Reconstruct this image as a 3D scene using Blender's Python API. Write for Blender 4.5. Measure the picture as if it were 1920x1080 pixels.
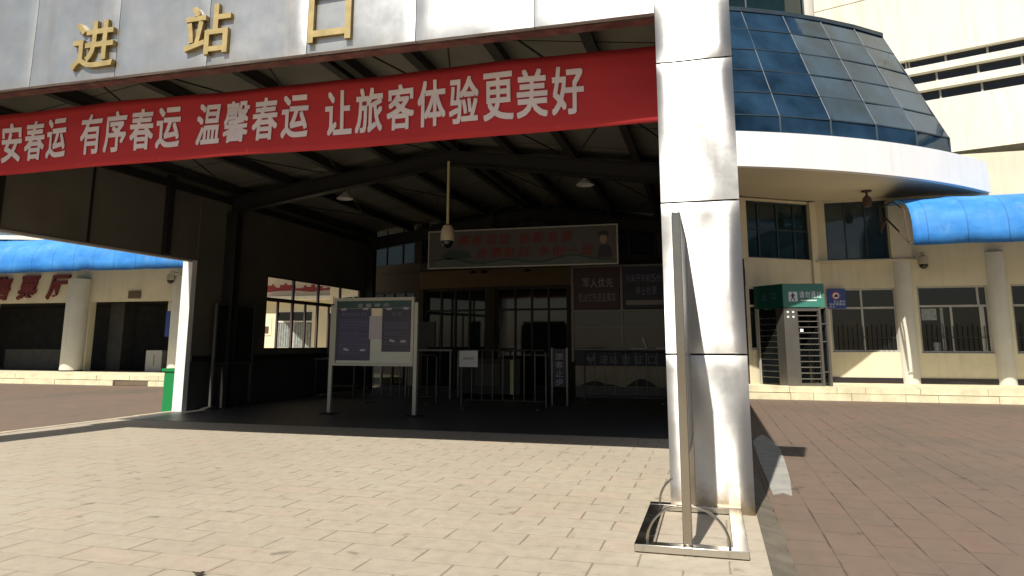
import bpy, math, random
from mathutils import Vector, Matrix
random.seed(7)
S = bpy.context.scene
COL = S.collection
for o in list(bpy.data.objects):
    bpy.data.objects.remove(o)

# ------------------------------------------------------------------ camera
CAM_H = 1.35
PITCH, ROLL, YAW = .166994890, .00192930, .26970829
cp, sp, cyw, syw = math.cos(PITCH), math.sin(PITCH), math.cos(YAW), math.sin(YAW)
fw = Vector((-syw*cp, cyw*cp, sp)); rt = Vector((cyw, syw, 0)); up = rt.cross(fw)
R_ = rt*math.cos(ROLL) + up*math.sin(ROLL); U_ = -rt*math.sin(ROLL) + up*math.cos(ROLL)
cd = bpy.data.cameras.new("camera"); cam = bpy.data.objects.new("camera", cd); COL.objects.link(cam)
cam.matrix_world = Matrix(((R_.x, U_.x, -fw.x, 0), (R_.y, U_.y, -fw.y, 0), (R_.z, U_.z, -fw.z, CAM_H), (0, 0, 0, 1)))
cd.sensor_width = 36; cd.sensor_fit = 'HORIZONTAL'; cd.lens = 36*1337.394/1920; cd.shift_y = -120.13/1920
cd.clip_start = .05; cd.clip_end = 3000
S.camera = cam

# ------------------------------------------------------------------ sky and sun
SUN = Vector((-.136, -1, 1.2)).normalized()
W = bpy.data.worlds.new("World"); S.world = W; W.use_nodes = True
nt = W.node_tree; bg = nt.nodes['Background']
sky = nt.nodes.new('ShaderNodeTexSky'); sky.sky_type = 'NISHITA'; sky.sun_disc = False
sky.sun_elevation = math.asin(SUN.z); sky.sun_rotation = math.atan2(SUN.x, SUN.y)
sky.air_density = 1.0; sky.dust_density = 1.2; sky.ozone_density = 1.0
nt.links.new(sky.outputs[0], bg.inputs[0]); bg.inputs[1].default_value = .05
sl = bpy.data.lights.new("sun", 'SUN'); sl.energy = 5.0; sl.angle = math.radians(.5); sl.color = (1, .945, .85)
so = bpy.data.objects.new("sun", sl); COL.objects.link(so); so.location = (-5, -20, 30)
so.rotation_euler = (-SUN).to_track_quat('-Z', 'Y').to_euler()
S.view_settings.view_transform = 'Standard'; S.view_settings.look = 'None'
S.view_settings.exposure = .35; S.view_settings.gamma = 1
S.cycles.max_bounces = 8; S.cycles.diffuse_bounces = 2; S.cycles.glossy_bounces = 4

# ------------------------------------------------------------------ materials
def new_mat(name):
    m = bpy.data.materials.new(name); m.use_nodes = True
    return m, m.node_tree, m.node_tree.nodes['Principled BSDF']
def N(t, typ, **kw):
    n = t.nodes.new(typ)
    for k, v in kw.items():
        setattr(n, k, v)
    return n
def math_(t, op, a, b=None, c=None):
    n = t.nodes.new('ShaderNodeMath'); n.operation = op
    for i, v in enumerate((a, b, c)):
        if v is None: continue
        if isinstance(v, (int, float)): n.inputs[i].default_value = v
        else: t.links.new(v, n.inputs[i])
    return n.outputs[0]
def mixc(t, f, a, b, mode='MIX'):
    n = t.nodes.new('ShaderNodeMix'); n.data_type = 'RGBA'; n.blend_type = mode
    for i, v in ((0, f), (6, a), (7, b)):
        if isinstance(v, (int, float)): n.inputs[i].default_value = v
        elif isinstance(v, tuple): n.inputs[i].default_value = (*v[:3], 1)
        else: t.links.new(v, n.inputs[i])
    return n.outputs[2]
def ramp(t, src, lo, hi):
    n = t.nodes.new('ShaderNodeMapRange'); n.inputs[1].default_value = lo; n.inputs[2].default_value = hi
    t.links.new(src, n.inputs[0]); return n.outputs[0]
def noise(t, vec, scale, detail=4, rough=.6, stretch=None):
    if stretch:
        mp = N(t, 'ShaderNodeMapping'); mp.inputs['Scale'].default_value = stretch
        t.links.new(vec, mp.inputs[0]); vec = mp.outputs[0]
    n = N(t, 'ShaderNodeTexNoise'); n.inputs['Scale'].default_value = scale
    n.inputs['Detail'].default_value = detail; n.inputs['Roughness'].default_value = rough
    t.links.new(vec, n.inputs['Vector']); return n.outputs[0]
def geo(t):
    return N(t, 'ShaderNodeNewGeometry').outputs['Position']

def plain(name, col, rough=.6, metal=0, var=.12, scale=3, bump=0, bscale=60, streak=0, spec=.5, streakcol=None, dirt=0):
    m, t, b = new_mat(name)
    p = geo(t)
    f = ramp(t, noise(t, p, scale), .3, .7)
    lo = tuple(c*(1-var) for c in col); hi = tuple(min(1, c*(1+var*.6)) for c in col)
    c = mixc(t, f, lo, hi)
    if streak:      # rain streaks running down
        s = ramp(t, noise(t, p, 1.0, 5, .7, (5, 5, .25)), .5, .75)
        c = mixc(t, math_(t, 'MULTIPLY', s, streak), c, streakcol or tuple(x*.55 for x in col))
    if dirt:
        s = ramp(t, noise(t, p, .7, 6, .7), .52, .72)
        c = mixc(t, math_(t, 'MULTIPLY', s, dirt), c, tuple(x*.5 for x in col))
    t.links.new(c, b.inputs['Base Color'])
    b.inputs['Roughness'].default_value = rough; b.inputs['Metallic'].default_value = metal
    b.inputs['Specular IOR Level'].default_value = spec
    if bump:
        bp = N(t, 'ShaderNodeBump'); bp.inputs['Strength'].default_value = bump; bp.inputs['Distance'].default_value = .02
        t.links.new(noise(t, p, bscale), bp.inputs['Height']); t.links.new(bp.outputs[0], b.inputs['Normal'])
    return m

def steel(name, col=(.72, .70, .67), rough=.3, wav=.25, wscale=1.2, metal=1.0, smudge=.3, streak=(0, 0, 0), brush=0, base=0):
    m, t, b = new_mat(name)
    p = geo(t)
    f = ramp(t, noise(t, p, 2.2, 5), .35, .7)
    c = mixc(t, math_(t, 'MULTIPLY', f, smudge), col, tuple(x*.72 for x in col))
    if any(streak):
        s = ramp(t, noise(t, p, 1.0, 5, .7, (4, 4, .3)), .5, .72)
        c = mixc(t, math_(t, 'MULTIPLY', s, .5), c, streak)
    t.links.new(c, b.inputs['Base Color'])
    b.inputs['Metallic'].default_value = metal
    r = math_(t, 'MULTIPLY_ADD', ramp(t, noise(t, p, 3, 5, .7), .3, .7), .14, rough-.05)
    t.links.new(r, b.inputs['Roughness'])
    if brush:        # horizontal hairline grain: highlights spread up and down the sheet
        tg = N(t, 'ShaderNodeTangent'); tg.direction_type = 'RADIAL'; tg.axis = 'Z'
        b.inputs['Anisotropic'].default_value = brush; b.inputs['Anisotropic Rotation'].default_value = .25
        t.links.new(tg.outputs[0], b.inputs['Tangent'])
    if base:         # rusty grime creeping up from the ground
        sx = N(t, 'ShaderNodeSeparateXYZ'); t.links.new(p, sx.inputs[0])
        g = math_(t, 'MULTIPLY', ramp(t, math_(t, 'ADD', sx.outputs[2], math_(t, 'MULTIPLY', noise(t, p, 7, 5, .7), -.5)), .02, -.32), base)
        c = mixc(t, g, c, (.33, .24, .13)); t.links.new(c, b.inputs['Base Color'])
    if wav:
        bp = N(t, 'ShaderNodeBump'); bp.inputs['Strength'].default_value = wav; bp.inputs['Distance'].default_value = .06
        t.links.new(noise(t, p, wscale, 0, .5, (1, 1, .55)), bp.inputs['Height']); t.links.new(bp.outputs[0], b.inputs['Normal'])
    return m

def pavers(name, L, Wd, swap, u0, v0, ca, cb, cc, joint, jl, js, rough=.75, longw=.012, shortw=.03, damp=None):
    m, t, b = new_mat(name)
    p = geo(t)
    sx = N(t, 'ShaderNodeSeparateXYZ'); t.links.new(p, sx.inputs[0])
    X, Y = (sx.outputs[1], sx.outputs[0]) if swap else (sx.outputs[0], sx.outputs[1])
    wob = math_(t, 'MULTIPLY', math_(t, 'SUBTRACT', noise(t, p, 5, 3), .5), .012)
    X = math_(t, 'ADD', X, wob); Y = math_(t, 'ADD', Y, wob)
    v = math_(t, 'DIVIDE', math_(t, 'SUBTRACT', Y, v0), Wd)
    row = math_(t, 'FLOOR', v)
    off = math_(t, 'MULTIPLY', math_(t, 'MODULO', math_(t, 'ABSOLUTE', row), 2), .5)
    u = math_(t, 'ADD', math_(t, 'DIVIDE', math_(t, 'SUBTRACT', X, u0), L), off)
    colu = math_(t, 'FLOOR', u)
    fu = math_(t, 'ABSOLUTE', math_(t, 'SUBTRACT', math_(t, 'FRACT', math_(t, 'ADD', u, .5)), .5))
    fv = math_(t, 'ABSOLUTE', math_(t, 'SUBTRACT', math_(t, 'FRACT', math_(t, 'ADD', v, .5)), .5))
    cx = N(t, 'ShaderNodeCombineXYZ'); t.links.new(colu, cx.inputs[0]); t.links.new(row, cx.inputs[1])
    wn = N(t, 'ShaderNodeTexWhiteNoise'); wn.noise_dimensions = '3D'; t.links.new(cx.outputs[0], wn.inputs['Vector'])
    big = ramp(t, noise(t, p, .35, 4, .65), .38, .64)
    c = mixc(t, big, ca, cb)
    c = mixc(t, math_(t, 'MULTIPLY', ramp(t, wn.outputs[0], .45, 1), .42), c, cc)
    fine = ramp(t, noise(t, p, 9, 8, .75), .42, .75)
    c = mixc(t, math_(t, 'MULTIPLY', fine, .55), c, tuple(x*.62 for x in ca))
    grit = ramp(t, noise(t, p, 70, 3, .8), .6, .8)
    c = mixc(t, math_(t, 'MULTIPLY', grit, .45), c, tuple(x*.45 for x in ca))
    if damp:
        d = ramp(t, noise(t, p, .5, 6, .7, (1, .5, 1)), .5, .62)
        c = mixc(t, math_(t, 'MULTIPLY', d, .75), c, damp)
    spots = ramp(t, noise(t, p, 4.5, 3, .5), .655, .73)
    c = mixc(t, math_(t, 'MULTIPLY', spots, .6), c, tuple(x*.4 for x in ca))
    jn = ramp(t, noise(t, p, 1.7, 4, .7), .35, .65)
    ls = math_(t, 'LESS_THAN', fu, math_(t, 'MULTIPLY', math_(t, 'MULTIPLY_ADD', jn, .7, .35), shortw))
    ll = math_(t, 'LESS_THAN', fv, math_(t, 'MULTIPLY', math_(t, 'MULTIPLY_ADD', jn, .8, .3), longw))
    jm = math_(t, 'MAXIMUM', math_(t, 'MULTIPLY', ls, js), math_(t, 'MULTIPLY', ll, math_(t, 'MULTIPLY', jl, math_(t, 'MULTIPLY_ADD', jn, .9, .2))))
    c = mixc(t, jm, c, joint)
    t.links.new(c, b.inputs['Base Color'])
    t.links.new(math_(t, 'MULTIPLY_ADD', fine, -.18, rough), b.inputs['Roughness'])
    b.inputs['Specular IOR Level'].default_value = .25
    h = math_(t, 'SUBTRACT', math_(t, 'ADD', math_(t, 'MULTIPLY', noise(t, p, 30, 5), .25), math_(t, 'MULTIPLY', wn.outputs[0], .25)), jm)
    bp = N(t, 'ShaderNodeBump'); bp.inputs['Strength'].default_value = .5; bp.inputs['Distance'].default_value = .006
    t.links.new(h, bp.inputs['Height']); t.links.new(bp.outputs[0], b.inputs['Normal'])
    return m

def glassy(name, col, rough=.06, spec=.6, wav=.03, wscale=.8, var=.35, tint=(1, 1, 1)):
    m, t, b = new_mat(name)
    p = geo(t)
    c = mixc(t, ramp(t, noise(t, p, .7, 3), .35, .65), tuple(x*(1-var) for x in col), tuple(x*(1+var) for x in col))
    t.links.new(c, b.inputs['Base Color']); b.inputs['Roughness'].default_value = rough
    b.inputs['Specular Tint'].default_value = (*tint, 1); b.inputs['IOR'].default_value = 1.5; b.inputs['Specular IOR Level'].default_value = spec
    bp = N(t, 'ShaderNodeBump'); bp.inputs['Strength'].default_value = wav; bp.inputs['Distance'].default_value = .1
    t.links.new(noise(t, p, wscale, 2), bp.inputs['Height']); t.links.new(bp.outputs[0], b.inputs['Normal'])
    return m

M = {}
BR = .90
M['paver'] = pavers('beige_pavers', .55, .275, False, -1.6, 4.72, (.395, .345, .268), (.445, .398, .315), (.455, .36, .28), (.15, .115, .08), .6, .65, shortw=.018, longw=.020)
M['redpaver'] = pavers('red_brown_pavers', .62, .30, True, 0, .15, (.170, .126, .096), (.188, .134, .103), (.20, .126, .096), (.055, .045, .035), .8, .5,
                       longw=.03, shortw=.014, damp=(.128, .106, .080))
M['kerb'] = plain('kerb_stone', (.5, .44, .33), .8, var=.25, scale=4, bump=.3, dirt=.4)
M['apron'] = plain('mortar_apron', (.135, .115, .085), .9, var=.35, scale=5, bump=.6, bscale=25, dirt=.5)
M['patch'] = plain('grey_cement', (.33, .32, .29), .85, var=.2, scale=6, bump=.4)
M['steel'] = steel('brushed_stainless', (.51, .505, .49), .36, 0, 1.1, .95, .35, (.42, .385, .33), BR, 1.0)
M['fascia'] = steel('white_metal_panel', (.63, .645, .635), .37, 0, .8, .76, .7, (.46, .40, .33), .6)
M['standsteel'] = steel('stand_stainless', (.40, .36, .30), .2, .15, 3, 1.0)
M['standpanel'] = steel('stand_backing', (.30, .28, .25), .3, .1, 2, .8)
M['darksteel'] = plain('dark_painted_steel', (.014, .013, .011), .55, var=.3)
M['purlin'] = plain('grey_purlin', (.022, .020, .018), .6, var=.25)
M['roof'] = plain('grey_roof_sheet', (.145, .135, .108), .6, var=.18, scale=1.2, dirt=.3)
M['wallpanel'] = plain('grey_brown_wall_panel', (.125, .115, .09), .6, var=.2, scale=1)
M['dado'] = plain('grey_dado', (.05, .05, .047), .6, var=.15)
M['trimgrey'] = plain('pale_trim', (.42, .40, .36), .5, var=.15)
M['white'] = plain('white_paint', (.80, .80, .76), .5, var=.08, streak=.15)
M['redtrim'] = plain('peeling_red_trim', (.115, .034, .028), .7, var=.6, scale=6, streak=.5, streakcol=(.20, .15, .12))
M['gold'] = plain('worn_gold_leaf', (.42, .325, .14), .5, .2, var=.2, scale=8, dirt=.6)
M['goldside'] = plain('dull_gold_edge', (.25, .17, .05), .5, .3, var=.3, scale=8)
M['bannerred'] = plain('red_cloth', (.48, .04, .042), .75, var=.08, scale=1.5, spec=.2)
M['bannertext'] = plain('pale_print', (.78, .67, .64), .75, var=.05, spec=.2)
M['cream'] = plain('cream_plaster', (.70, .62, .44), .8, var=.08, scale=.8, streak=.3, bump=.15, dirt=.22)
M['creamup'] = plain('cream_cladding', (.86, .815, .66), .7, var=.06, scale=.6, streak=.55, streakcol=(.56, .48, .32), dirt=.12)
M['ochre'] = plain('ochre_lintel', (.14, .09, .035), .7, var=.12)
M['bandwhite'] = plain('white_canopy_band', (.84, .84, .84), .6, var=.05, scale=1, streak=.22, streakcol=(.5, .47, .44))
M['soffit'] = plain('cream_soffit', (.62, .55, .41), .8, var=.08, scale=.5)
M['column'] = plain('pale_column', (.62, .595, .52), .65, var=.08, scale=1.5, streak=.2)
M['coneglass'] = glassy('blue_tinted_glass', (.012, .030, .055), .05, .48, .06, .6, .6, (.32, .64, .86))
M['drumglass'] = glassy('dark_green_glass', (.008, .022, .022), .08, .6)
M['darkglass'] = glassy('dark_window_glass', (.008, .010, .010), .04, .5, .02, .8)
M['blueglass'] = glassy('grey_blue_glass', (.030, .050, .058), .06, .6, .03)
M['mullion'] = plain('grey_glazing_bar', (.025, .042, .06), .5, var=.2)
M['alu'] = plain('aluminium_frame', (.40, .39, .34), .45, .2, var=.1)
M['winwhite'] = plain('white_window_frame', (.62, .60, .52), .5, var=.08)
M['winbrown'] = plain('brown_window_frame', (.085, .055, .05), .5, var=.15)
M['skirt'] = plain('black_skirting', (.018, .014, .016), .35, var=.2)
M['plinth'] = plain('cream_stone_kerb', (.74, .66, .44), .8, var=.22, scale=3, bump=.3, dirt=.45)
M['plinthjoint'] = plain('dark_joint', (.16, .12, .08), .9)
M['awning'] = None
M['rust'] = plain('rusty_bracket', (.09, .05, .035), .8, var=.3, scale=15)
M['inwall'] = plain('shade_tinted_wall', (.05, .037, .020), .8, var=.2, scale=1)  # cream rotunda wall under the shelter, its shade put into the colour
M['infloor'] = pavers('shade_tinted_floor', .6, .6, False, 0, 0, (.07, .068, .064), (.085, .082, .077), (.078, .074, .07), (.05, .05, .05), .3, .3, .5)  # paving under the roof, with the shade put into its darker colour
M['bars'] = plain('dark_window_bars', (.012, .012, .011), .5)
M['dark'] = plain('dark_void', (.012, .011, .010), .8, var=.3)
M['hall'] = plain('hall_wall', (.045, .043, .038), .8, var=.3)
M['black'] = plain('black_plastic', (.012, .012, .012), .45, var=.2)
M['rubber'] = plain('black_foot', (.015, .013, .012), .8)
M['green'] = plain('green_plastic', (.01, .22, .06), .4, var=.08)
M['signgreen'] = plain('green_sign_face', (.05, .21, .16), .35, var=.05)
M['signgreendark'] = plain('deep_green_face', (.006, .09, .06), .35, var=.05)
M['signwhite'] = plain('white_lettering', (.75, .80, .78), .5, var=.03)
M['signblue'] = plain('blue_sign_face', (.02, .06, .28), .4, var=.05)
M['signred'] = plain('red_mark', (.5, .03, .03), .5)
M['turnbase'] = steel('base_stainless', (.62, .59, .53), .24, .15, 3, 1.0)
M['turn'] = steel('turnstile_steel', (.19, .175, .15), .38, .1, 3, .75)
M['hallred'] = plain('dark_red_characters', (.16, .022, .018), .6, var=.2)
M['boardframe'] = plain('board_aluminium', (.40, .39, .32), .45, .3, var=.08)
M['boardback'] = plain('board_backing', (.58, .59, .50), .6, var=.05)
M['purple'] = plain('purple_poster', (.036, .030, .082), .35, var=.15)
M['purpledark'] = plain('deep_purple_poster', (.030, .026, .048), .35, var=.15)
M['teal'] = plain('teal_header', (.016, .06, .055), .4, var=.1)
M['paper'] = plain('white_paper', (.72, .72, .70), .7, var=.04)
M['lilac'] = plain('lilac_paper', (.46, .42, .45), .7, var=.04)
M['tape'] = plain('tape', (.42, .39, .42), .5, var=.05)
M['ink'] = plain('grey_ink', (.12, .11, .13), .7)
M['pinktext'] = plain('pale_violet_print', (.16, .13, .22), .6)
M['steelrail'] = plain('rail_steel', (.10, .10, .09), .35, .7, var=.15)
M['boothframe'] = plain('booth_frame', (.13, .12, .11), .4, .4, var=.1)
M['boothredframe'] = plain('booth_red_frame', (.22, .07, .09), .5, var=.1)
M['boothglass'] = glassy('booth_glass', (.035, .036, .032), .1, .4)
M['boothred'] = plain('maroon_sign', (.05, .010, .012), .5)
M['boothblue'] = plain('navy_sign', (.012, .013, .03), .5)
M['boothtext'] = plain('silver_text', (.24, .23, .26), .5)
M['navytext'] = plain('blue_grey_text', (.16, .17, .26), .5)
M['counter'] = plain('cream_counter_print', (.40, .33, .22), .5, var=.3, scale=1.5)
M['hillprint'] = plain('dark_hill_print', (.03, .025, .02), .6)
M['counterlow'] = plain('grey_counter_base', (.12, .12, .11), .6)
M['slogan'] = plain('pale_board_print', (.085, .078, .066), .6, var=.1)
M['slogantext'] = plain('red_print', (.16, .014, .011), .6)
M['wave'] = plain('dark_green_wave_print', (.02, .05, .04), .6)
M['waveland'] = plain('pale_teal_print', (.09, .12, .10), .6)
M['skinprint'] = plain('skin_tone_print', (.30, .22, .15), .6)
M['camwhite'] = plain('camera_housing', (.50, .44, .30), .5, var=.08)
M['pole'] = plain('cream_pole', (.52, .49, .24), .5, var=.1)
M['lamp'] = plain('enamel_lamp', (.6, .6, .58), .35, var=.05)
M['mural'] = plain('red_mural', (.40, .05, .045), .6, var=.1)
M['muralpale'] = plain('pale_mural', (.78, .66, .46), .6, var=.06)
M['curtain'] = plain('grey_curtain', (.26, .28, .27), .7, var=.35, scale=9)
M['leaf'] = plain('dry_leaf', (.05, .03, .018), .8, var=.3, scale=40)

def awning_mat():
    m, t, b = new_mat('blue_canvas')
    p = geo(t)
    c = mixc(t, ramp(t, noise(t, p, .9, 4, .6, (1, 1, 1.5)), .35, .68), (.015, .18, .55), (.06, .30, .72))
    s = ramp(t, noise(t, p, 1.6, 5, .7, (1.2, 1.2, .5)), .55, .72)
    c = mixc(t, math_(t, 'MULTIPLY', s, .45), c, (.20, .34, .50))
    sx = N(t, 'ShaderNodeSeparateXYZ'); t.links.new(p, sx.inputs[0])
    sm = math_(t, 'LESS_THAN', math_(t, 'ABSOLUTE', math_(t, 'SINE', math_(t, 'MULTIPLY', sx.outputs[0], 3.49))), .045)
    c = mixc(t, math_(t, 'MULTIPLY', sm, .55), c, (.01, .07, .20))
    t.links.new(c, b.inputs['Base Color']); b.inputs['Roughness'].default_value = .65
    bp = N(t, 'ShaderNodeBump'); bp.inputs['Strength'].default_value = .5; bp.inputs['Distance'].default_value = .08
    t.links.new(noise(t, p, 1.4, 3, .5, (1, 1, .6)), bp.inputs['Height']); t.links.new(bp.outputs[0], b.inputs['Normal'])
    return m
M['awning'] = awning_mat()

# ------------------------------------------------------------------ mesh helpers
class MB:
    def __init__(s, xf=None):
        s.v = []; s.f = []; s.mi = []; s.mats = []; s.cur = 0; s.xf = xf
    def use(s, mat):
        if mat not in s.mats: s.mats.append(mat)
        s.cur = s.mats.index(mat); return s
    def pts(s, P):
        n = len(s.v); s.v += [tuple(s.xf(*p)) if s.xf else tuple(p) for p in P]; return n
    def face(s, idx): s.f.append(tuple(idx)); s.mi.append(s.cur)
    def quad(s, a, b, c, d):
        n = s.pts((a, b, c, d)); s.face((n, n+1, n+2, n+3)); return s
    def poly(s, P):
        n = s.pts(P); s.face(range(n, n+len(P))); return s
    def box(s, x0, x1, y0, y1, z0, z1):
        n = s.pts([(x, y, z) for z in (z0, z1) for y in (y0, y1) for x in (x0, x1)])
        for q in ((0, 2, 3, 1), (4, 5, 7, 6), (0, 1, 5, 4), (2, 6, 7, 3), (0, 4, 6, 2), (1, 3, 7, 5)):
            s.face([n+i for i in q])
        return s
    def dented(s, x0, x1, y0, y1, z0, z1, amp, lam, seed, step=.06):
        '''a sheet-metal box whose front (y0) face is gently dented, flat along its edges'''
        rnd = random.Random(seed); W_ = [(rnd.uniform(-1, 1)*6.283/lam, rnd.uniform(-1, 1)*6.283/lam*.4, rnd.uniform(0, 6.28), rnd.uniform(.4, 1)) for _ in range(6)]
        nx = max(4, int((x1-x0)/step)); nz = max(4, int((z1-z0)/step))
        def dep(x, z):
            e = min(1, min(x-x0, x1-x, z-z0, z1-z)/.035)
            return y0+.010*(1-e)**2*(1 if e < 1 else 0)+e*amp*sum(a*math.sin(kx*x+kz*z+p) for kx, kz, p, a in W_)/2.5
        X = [x0+(x1-x0)*i/nx for i in range(nx+1)]; Z = [z0+(z1-z0)*k/nz for k in range(nz+1)]
        g = s.pts([(x, dep(x, z), z) for z in Z for x in X]); w = nx+1
        for k in range(nz):
            for i in range(nx): a = g+k*w+i; s.face((a, a+1, a+w+1, a+w))
        b = s.pts([(x0, y1, z0), (x1, y1, z0), (x1, y1, z1), (x0, y1, z1)])
        bot = [g+i for i in range(nx+1)]; top = [g+nz*w+i for i in range(nx+1)]; lf = [g+k*w for k in range(nz+1)]; rg = [g+k*w+nx for k in range(nz+1)]
        s.face(bot[::-1]+[b, b+1]); s.face(top+[b+2, b+3]); s.face(lf+[b+3, b]); s.face(rg[::-1]+[b+1, b+2]); s.face((b, b+3, b+2, b+1))
        return s
    def prism(s, P, d):           # planar outline P extruded by vector d
        k = len(P); n = s.pts(P); m = s.pts([tuple(p[i]+d[i] for i in range(3)) for p in P])
        s.face([n+i for i in range(k)][::-1]); s.face([m+i for i in range(k)])
        for i in range(k):
            j = (i+1) % k; s.face((n+i, n+j, m+j, m+i))
        return s
    def bar(s, a, b, w, h=None):    # square bar between two points
        h = h or w; a = Vector(a); b = Vector(b); d = (b-a).normalized()
        ref = Vector((0, 0, 1)) if abs(d.z) < .9 else Vector((0, 1, 0))
        x = d.cross(ref).normalized()*w/2; y = d.cross(x).normalized()*h/2
        return s.prism([tuple(a+x+y), tuple(a-x+y), tuple(a-x-y), tuple(a+x-y)], tuple(b-a))
    def tube(s, path, r, n=10, caps=True):
        path = [Vector(p) for p in path]; rr = r if isinstance(r, (list, tuple)) else [r]*len(path)
        rings = []; px = None
        for i, p in enumerate(path):
            d = (path[min(i+1, len(path)-1)]-path[max(i-1, 0)]).normalized()
            if px is None:
                px = d.cross(Vector((0, 0, 1)) if abs(d.z) < .9 else Vector((0, 1, 0))).normalized()
            px = (px-d*px.dot(d)).normalized(); py = d.cross(px)
            rings.append(s.pts([tuple(p+(px*math.cos(2*math.pi*k/n)+py*math.sin(2*math.pi*k/n))*rr[i]) for k in range(n)]))
        for a, b in zip(rings, rings[1:]):
            for k in range(n):
                j = (k+1) % n; s.face((a+k, a+j, b+j, b+k))
        if caps:
            s.face([rings[0]+k for k in range(n)][::-1]); s.face([rings[-1]+k for k in range(n)])
        return s
    def lathe(s, c, prof, n=20):    # profile of (r, z) about a vertical axis through c
        return s.tube([(c[0], c[1], c[2]+z) for r, z in prof], [max(r, 1e-4) for r, z in prof], n) if False else s._lathe(c, prof, n)
    def _lathe(s, c, prof, n):
        rings = [s.pts([(c[0]+r*math.cos(2*math.pi*k/n), c[1]+r*math.sin(2*math.pi*k/n), c[2]+z) for k in range(n)]) for r, z in prof]
        for a, b in zip(rings, rings[1:]):
            for k in range(n):
                j = (k+1) % n; s.face((a+k, a+j, b+j, b+k))
        s.face([rings[0]+k for k in range(n)][::-1]); s.face([rings[-1]+k for k in range(n)])
        return s
    def build(s, name, mat, parent=None, smooth=True, recalc=True):
        me = bpy.data.meshes.new(name); me.from_pydata(s.v, [], s.f)
        if s.mats:
            for k in s.mats: me.materials.append(M[k])
            me.polygons.foreach_set('material_index', s.mi)
        else:
            me.materials.append(M[mat])
        if recalc:
            import bmesh
            bm = bmesh.new(); bm.from_mesh(me); bmesh.ops.recalc_face_normals(bm, faces=bm.faces); bm.to_mesh(me); bm.free()
        if smooth:
            me.polygons.foreach_set('use_smooth', [True]*len(me.polygons)); me.set_sharp_from_angle(angle=math.radians(32))
        o = bpy.data.objects.new(name, me); COL.objects.link(o)
        if parent is not None: put(o, parent)
        return o
def root_loc(o):
    v = Vector(o.location)
    return v if o.parent is None else Vector((0, 0, 0))
def put(o, parent):
    o.parent = parent
    if parent.parent is None and parent.type == 'EMPTY':
        o.matrix_parent_inverse = Matrix.Translation(-Vector(parent.location))
def thing(name, label, cat, loc=(0, 0, 0), group=None):
    o = bpy.data.objects.new(name, None); COL.objects.link(o); o.location = loc; o.empty_display_size = .2
    o['label'] = label; o['category'] = cat
    if group: o['group'] = group
    return o
def tag(o, label, cat, group=None):
    o['label'] = label; o['category'] = cat
    if group: o['group'] = group
    return o
def struct(name, mb, mat):
    o = mb.build(name, mat); o['kind'] = 'structure'; return o

_gc = {}
def glyph(ch, bold):
    k = (ch, bold)
    if k not in _gc:
        c = bpy.data.curves.new("glyph", 'FONT'); c.body = ch; c.size = 1; c.offset = bold; c.resolution_u = 3
        o = bpy.data.objects.new("glyph", c); COL.objects.link(o)
        bpy.context.view_layer.update()
        me = bpy.data.meshes.new_from_object(o.evaluated_get(bpy.context.evaluated_depsgraph_get()))
        V = [tuple(v.co[:2]) for v in me.vertices]; F = [tuple(p.vertices) for p in me.polygons]
        bpy.data.objects.remove(o); bpy.data.curves.remove(c); bpy.data.meshes.remove(me)
        _gc[k] = (V, F)
    return _gc[k]
def char(mb, ch, a0, a1, b0, b1, fit, bold=.02, thick=0, skew=0):
    """one character fitted into the box a0..a1 by b0..b1; fit(a, b, depth) gives the point in space"""
    if not thick and bold > .004:      # heavy strokes: shifted copies of the outline, each half a millimetre proud of the last
        da, db = bold*(a1-a0), bold*(b1-b0)
        for k, (i, j) in enumerate(((-1, -1), (1, 1), (-1, 1), (1, -1), (0, 0))):
            char(mb, ch, a0+da+i*da, a1-da+i*da, b0+db+j*db, b1-db+j*db, (lambda a, b, d, k=k: fit(a, b, d+.0006*k)), 0, 0, skew)
        return
    V, F = glyph(ch, bold)
    if not F: return
    xs = [v[0] for v in V]; ys = [v[1] for v in V]
    x0, x1, y0, y1 = min(xs), max(xs), min(ys), max(ys)
    if y1-y0 < .35*(x1-x0): y0 -= .4; y1 += .4
    f2 = [(a0+(x-x0)/(x1-x0)*(a1-a0)+skew*((y-y0)/(y1-y0)-.5), b0+(y-y0)/(y1-y0)*(b1-b0)) for x, y in V]
    n = mb.pts([fit(a, b, thick) for a, b in f2])
    for f in F: mb.face([n+i for i in f])
    if thick:
        m = mb.pts([fit(a, b, 0) for a, b in f2])
        cnt = {}
        for f in F:
            for i in range(len(f)):
                e = (f[i], f[(i+1) % len(f)]); cnt[e] = cnt.get(e, 0)+1
        keep = mb.cur
        if len(mb.mats) > 1: mb.cur = 1
        for (i, j) in list(cnt):
            if (j, i) not in cnt: mb.face((n+i, n+j, m+j, m+i))
        mb.cur = keep
def line_of(mb, text, a0, a1, b0, b1, fit, bold=.02, gap=.12, thick=0, skew=0):
    w = (a1-a0)/len(text)
    for i, ch in enumerate(text):
        if ch != ' ': char(mb, ch, a0+w*(i+gap/2), a0+w*(i+1-gap/2), b0, b1, fit, bold, thick, skew)
def yplane(y): return lambda a, b, d: (a, y-d, b)      # faces the camera side (-y)

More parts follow.
